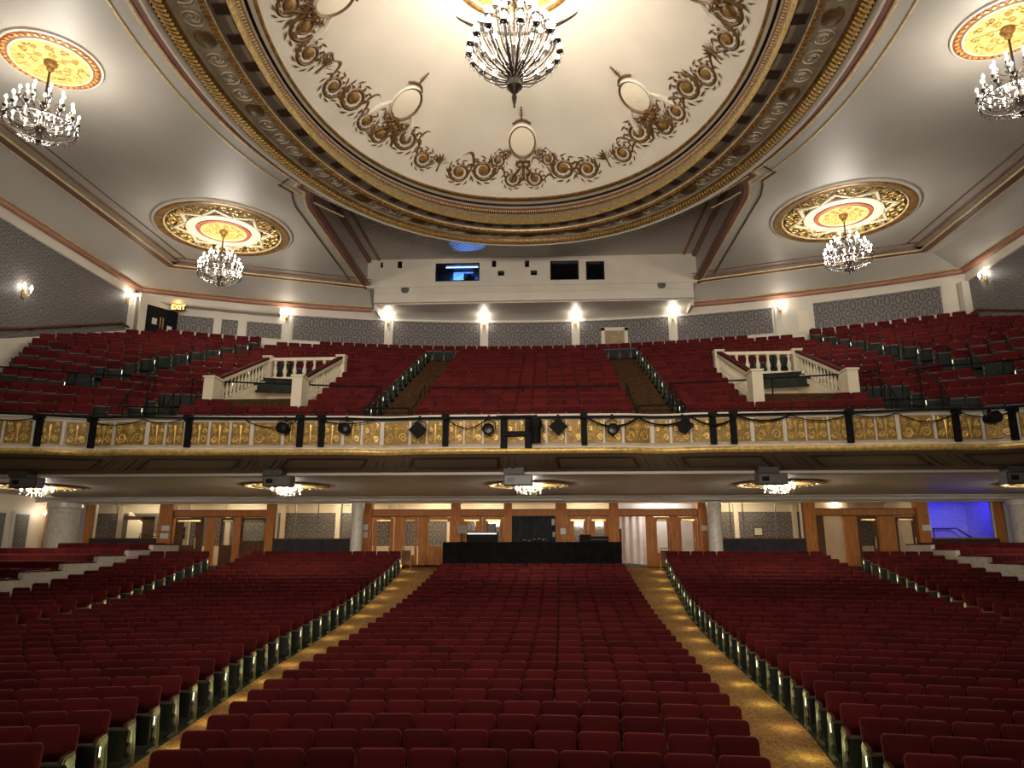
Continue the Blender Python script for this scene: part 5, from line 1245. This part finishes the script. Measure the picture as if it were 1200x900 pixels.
V -= np.array([0, 12., -2.])
me = bpy.data.meshes.new('theater_seating'); me.vertices.add(len(V)); me.vertices.foreach_set('co', V.astype(np.float32).ravel())
me.loops.add(len(LI)); me.loops.foreach_set('vertex_index', LI.astype(np.int32)); me.polygons.add(len(LT)); me.polygons.foreach_set('loop_start', LS.astype(np.int32)); me.polygons.foreach_set('loop_total', LT.astype(np.int32))
for n in slots: me.materials.append(MAT[n])
me.polygons.foreach_set('material_index', MI.astype(np.int32)); me.update(calc_edges=True); me.validate()
me.polygons.foreach_set('use_smooth', [True]*len(me.polygons)); me.set_sharp_from_angle(angle=radians(50))
so_ = bpy.data.objects.new('theater_seating', me); COL.objects.link(so_); so_.location = (0, 12., -2.)
tag(so_, 'rows upon rows of smaller red velvet seats filling the house and balcony behind the nearest rows', 'seating', kind='stuff')
# the little aisle lamps throw light on floor and standards
for s in SEATS:
    if s['lit'] and s['b'] in ('landing', 'exit', 'landing bank', 'exit bank', 'balcony'):
        c, sn = cos(s['rot']), sin(s['rot']); lx, ly = s['e']*.58, -.20
        if s['b'] == 'balcony': continue
        lamp('aisle_lamp_light', 'POINT', (s['x'] + c*lx - sn*ly, s['y'] + sn*lx + c*ly, s['z'] + .22), 2.6, (.95, .92, .35) if s['r'] % 3 else (1., .80, .42), size=.03)
print('SEATS', len(SEATS), 'picked', len(picked), 'rest', len(rest), 'verts', len(V))
# ================================================================ sound desk at the back of the middle block
def zf_(y): return z_floor(0, y)
t = thing('sound_desk', 'long table under a black floor-length drape behind the last middle row', 'table', (0, 31.9, zf_(31.9)))
z0 = zf_(31.5); zt = .27
d = MB().m('black_cloth'); d.grid(lambda u, v: (lerp(-3.86, 3.87, u), 31.5 + .018*sin(u*150), lerp(z0, zt, v)), 160, 1); d.grid(lambda u, v: (lerp(-3.86, 3.87, u), lerp(31.5, 32.5, v), zt), 8, 1)
d.grid(lambda u, v: (-3.86, lerp(31.5, 32.5, u), lerp(z0, zt, v)), 8, 1); d.grid(lambda u, v: (3.87, lerp(31.5, 32.5, u), lerp(z0, zt, v)), 8, 1); d.build('drape', parent=t, smooth=50)
for x in (-3.7, 3.7):
    for y in (31.6, 32.4): MB().m('black_metal').box(x-.02, x+.02, y-.02, y+.02, zf_(y), zt).build('leg', parent=t)
c = thing('mixing_console', 'black mixing console with a bright top edge on the draped table', 'mixing console', (-2.2, 32.0, zt))
b = MB().m('black_metal').prism([(31.75, zt), (31.75, zt+.30), (32.35, zt+.42), (32.35, zt)], lambda y, z: (-2.85, y, z), lambda y, z: (-1.5, y, z)); b.build('body', parent=c)
MB().m('console_glow').obox((-2.18, 31.80, zt+.36), (1, 0, 0), 1.28, .03, .05).build('lit_edge', parent=c)
for i in range(16): x = -2.78 + .078*i; MB().m('grey_trim').box(x, x+.03, 31.85, 32.2, zt+.34, zt+.36).build('fader', parent=c)
def monitor(x, z, w_, h, lab, face):
    m_ = thing('monitor', lab, 'monitor', (x, 31.95, zt))
    MB().m('black_metal').box(x-.02, x+.02, 32.0, 32.04, zt, z).box(x-.1, x+.1, 31.93, 32.1, zt, zt+.02).build('stand', parent=m_)
    MB().m('black_metal' if face == 'screen_dark' else 'grey_trim').box(x-w_/2, x+w_/2, 31.93, 31.99, z-h/2, z+h/2).build('housing', parent=m_)
    MB().m(face).box(x-w_/2+.03, x+w_/2-.03, 31.925, 31.93, z-h/2+.03, z+h/2-.03).build('screen', parent=m_)
monitor(-3.08, .82, .42, .36, 'small grey monitor on the drape at the console end nearer the aisle', 'grey_trim')
monitor(-1.78, .85, .40, .42, 'dark square monitor standing past the console beside the wooden post', 'screen_dark')
l = thing('laptop', 'dark open laptop on the drape beyond the microphone stand', 'laptop', (2.35, 31.9, zt)); MB().m('black_metal').box(2.1, 2.6, 31.7, 32.0, zt, zt+.03).build('base', parent=l)
MB().m('black_metal').box(2.1, 2.6, 32.0, 32.03, zt, zt+.32).build('lid', parent=l)
r = thing('equipment_rack', 'low black equipment case on the drape toward the white-curtained doorway', 'case', (2.9, 32.05, zt)); MB().m('black_metal').box(2.55, 3.35, 31.8, 32.3, zt, zt+.24).build('case', parent=r); MB().m('grey_trim').box(2.6, 3.3, 31.79, 31.8, zt+.1, zt+.12).build('trim_strip', parent=r)
k = thing('small_gear', 'low jumble of small silver-topped gear boxes on the drape before the dark curtain', 'equipment', (.25, 31.9, zt))
for i, (x, h) in enumerate(((-.3, .10), (-.1, .07), (.12, .13), (.34, .16), (.55, .12))): MB().m('black_metal').box(x-.09, x+.09, 31.8, 32.0, zt, zt+h).build('box', parent=k); MB().m('grey_trim').box(x-.07, x+.05, 31.79, 31.82, zt+h-.03, zt+h).build('knob_strip', parent=k)
m = thing('microphone_stand', 'tall dark pole stand with a small top fitting against the dark drape edge', 'stand', (.98, 32.6, zf_(32.6))); x = .98
MB().m('black_metal').tube([(x, 32.6, zf_(32.6)), (x, 32.6, 1.25)], .02, 6).build('pole', parent=m)
MB().m('grey_trim').box(x-.09, x+.05, 32.5, 32.65, 1.02, 1.30).build('head', parent=m); MB().m('grey_trim').box(x-.05, x+.05, 32.52, 32.66, .5, .72).build('clip', parent=m)
for a in range(3): MB().m('black_metal').tube([(x, 32.6, zf_(32.6)+.2), (x + .25*cos(a*2.1), 32.6 + .25*sin(a*2.1), zf_(32.6))], .014, 5).build('leg', parent=m)
p = thing('white_pole', 'thin white upright post at the draped table end near the curtained doorway', 'post', (4.05, 31.9, zf_(31.9))); MB().m('paper').tube([(4.05, 31.9, zf_(31.9)), (4.05, 31.9, .28)], .025, 8).build('shaft', parent=p); MB().m('paper').lathe([(.12, 0), (.12, .02), (0, .03)], (4.05, 31.9, zf_(31.9)), 10).build('foot', parent=p)
for i, (x, lab) in enumerate(((-5.75, 'by the aisle head on the EXIT sign side'), (5.95, 'by the aisle head beside the white-curtained doorway'))):
    y = 33.0; z = zf_(y); s = thing('usher_stand', 'slim brass frame stand %s' % lab, 'stand', (x, y, z))
    for dx in (-.22, .22): MB().m('brass').tube([(x+dx, y, z), (x+dx, y, z+1.05)], .022, 6).build('post', parent=s)
    MB().m('brass').tube([(x-.22, y, z+1.05), (x+.22, y, z+1.05)], .022, 6).build('top_bar', parent=s); MB().m('dark_wood').box(x-.2, x+.2, y-.01, y+.01, z+.35, z+.95).build('board', parent=s); MB().m('brass').box(x-.3, x+.3, y-.16, y+.16, z, z+.025).build('foot_plate', parent=s)

# lift the house so that the front of the floor is at height zero
for o in list(bpy.data.objects):
    if o.parent is None: o.location.z += ZC
bpy.context.view_layer.update()
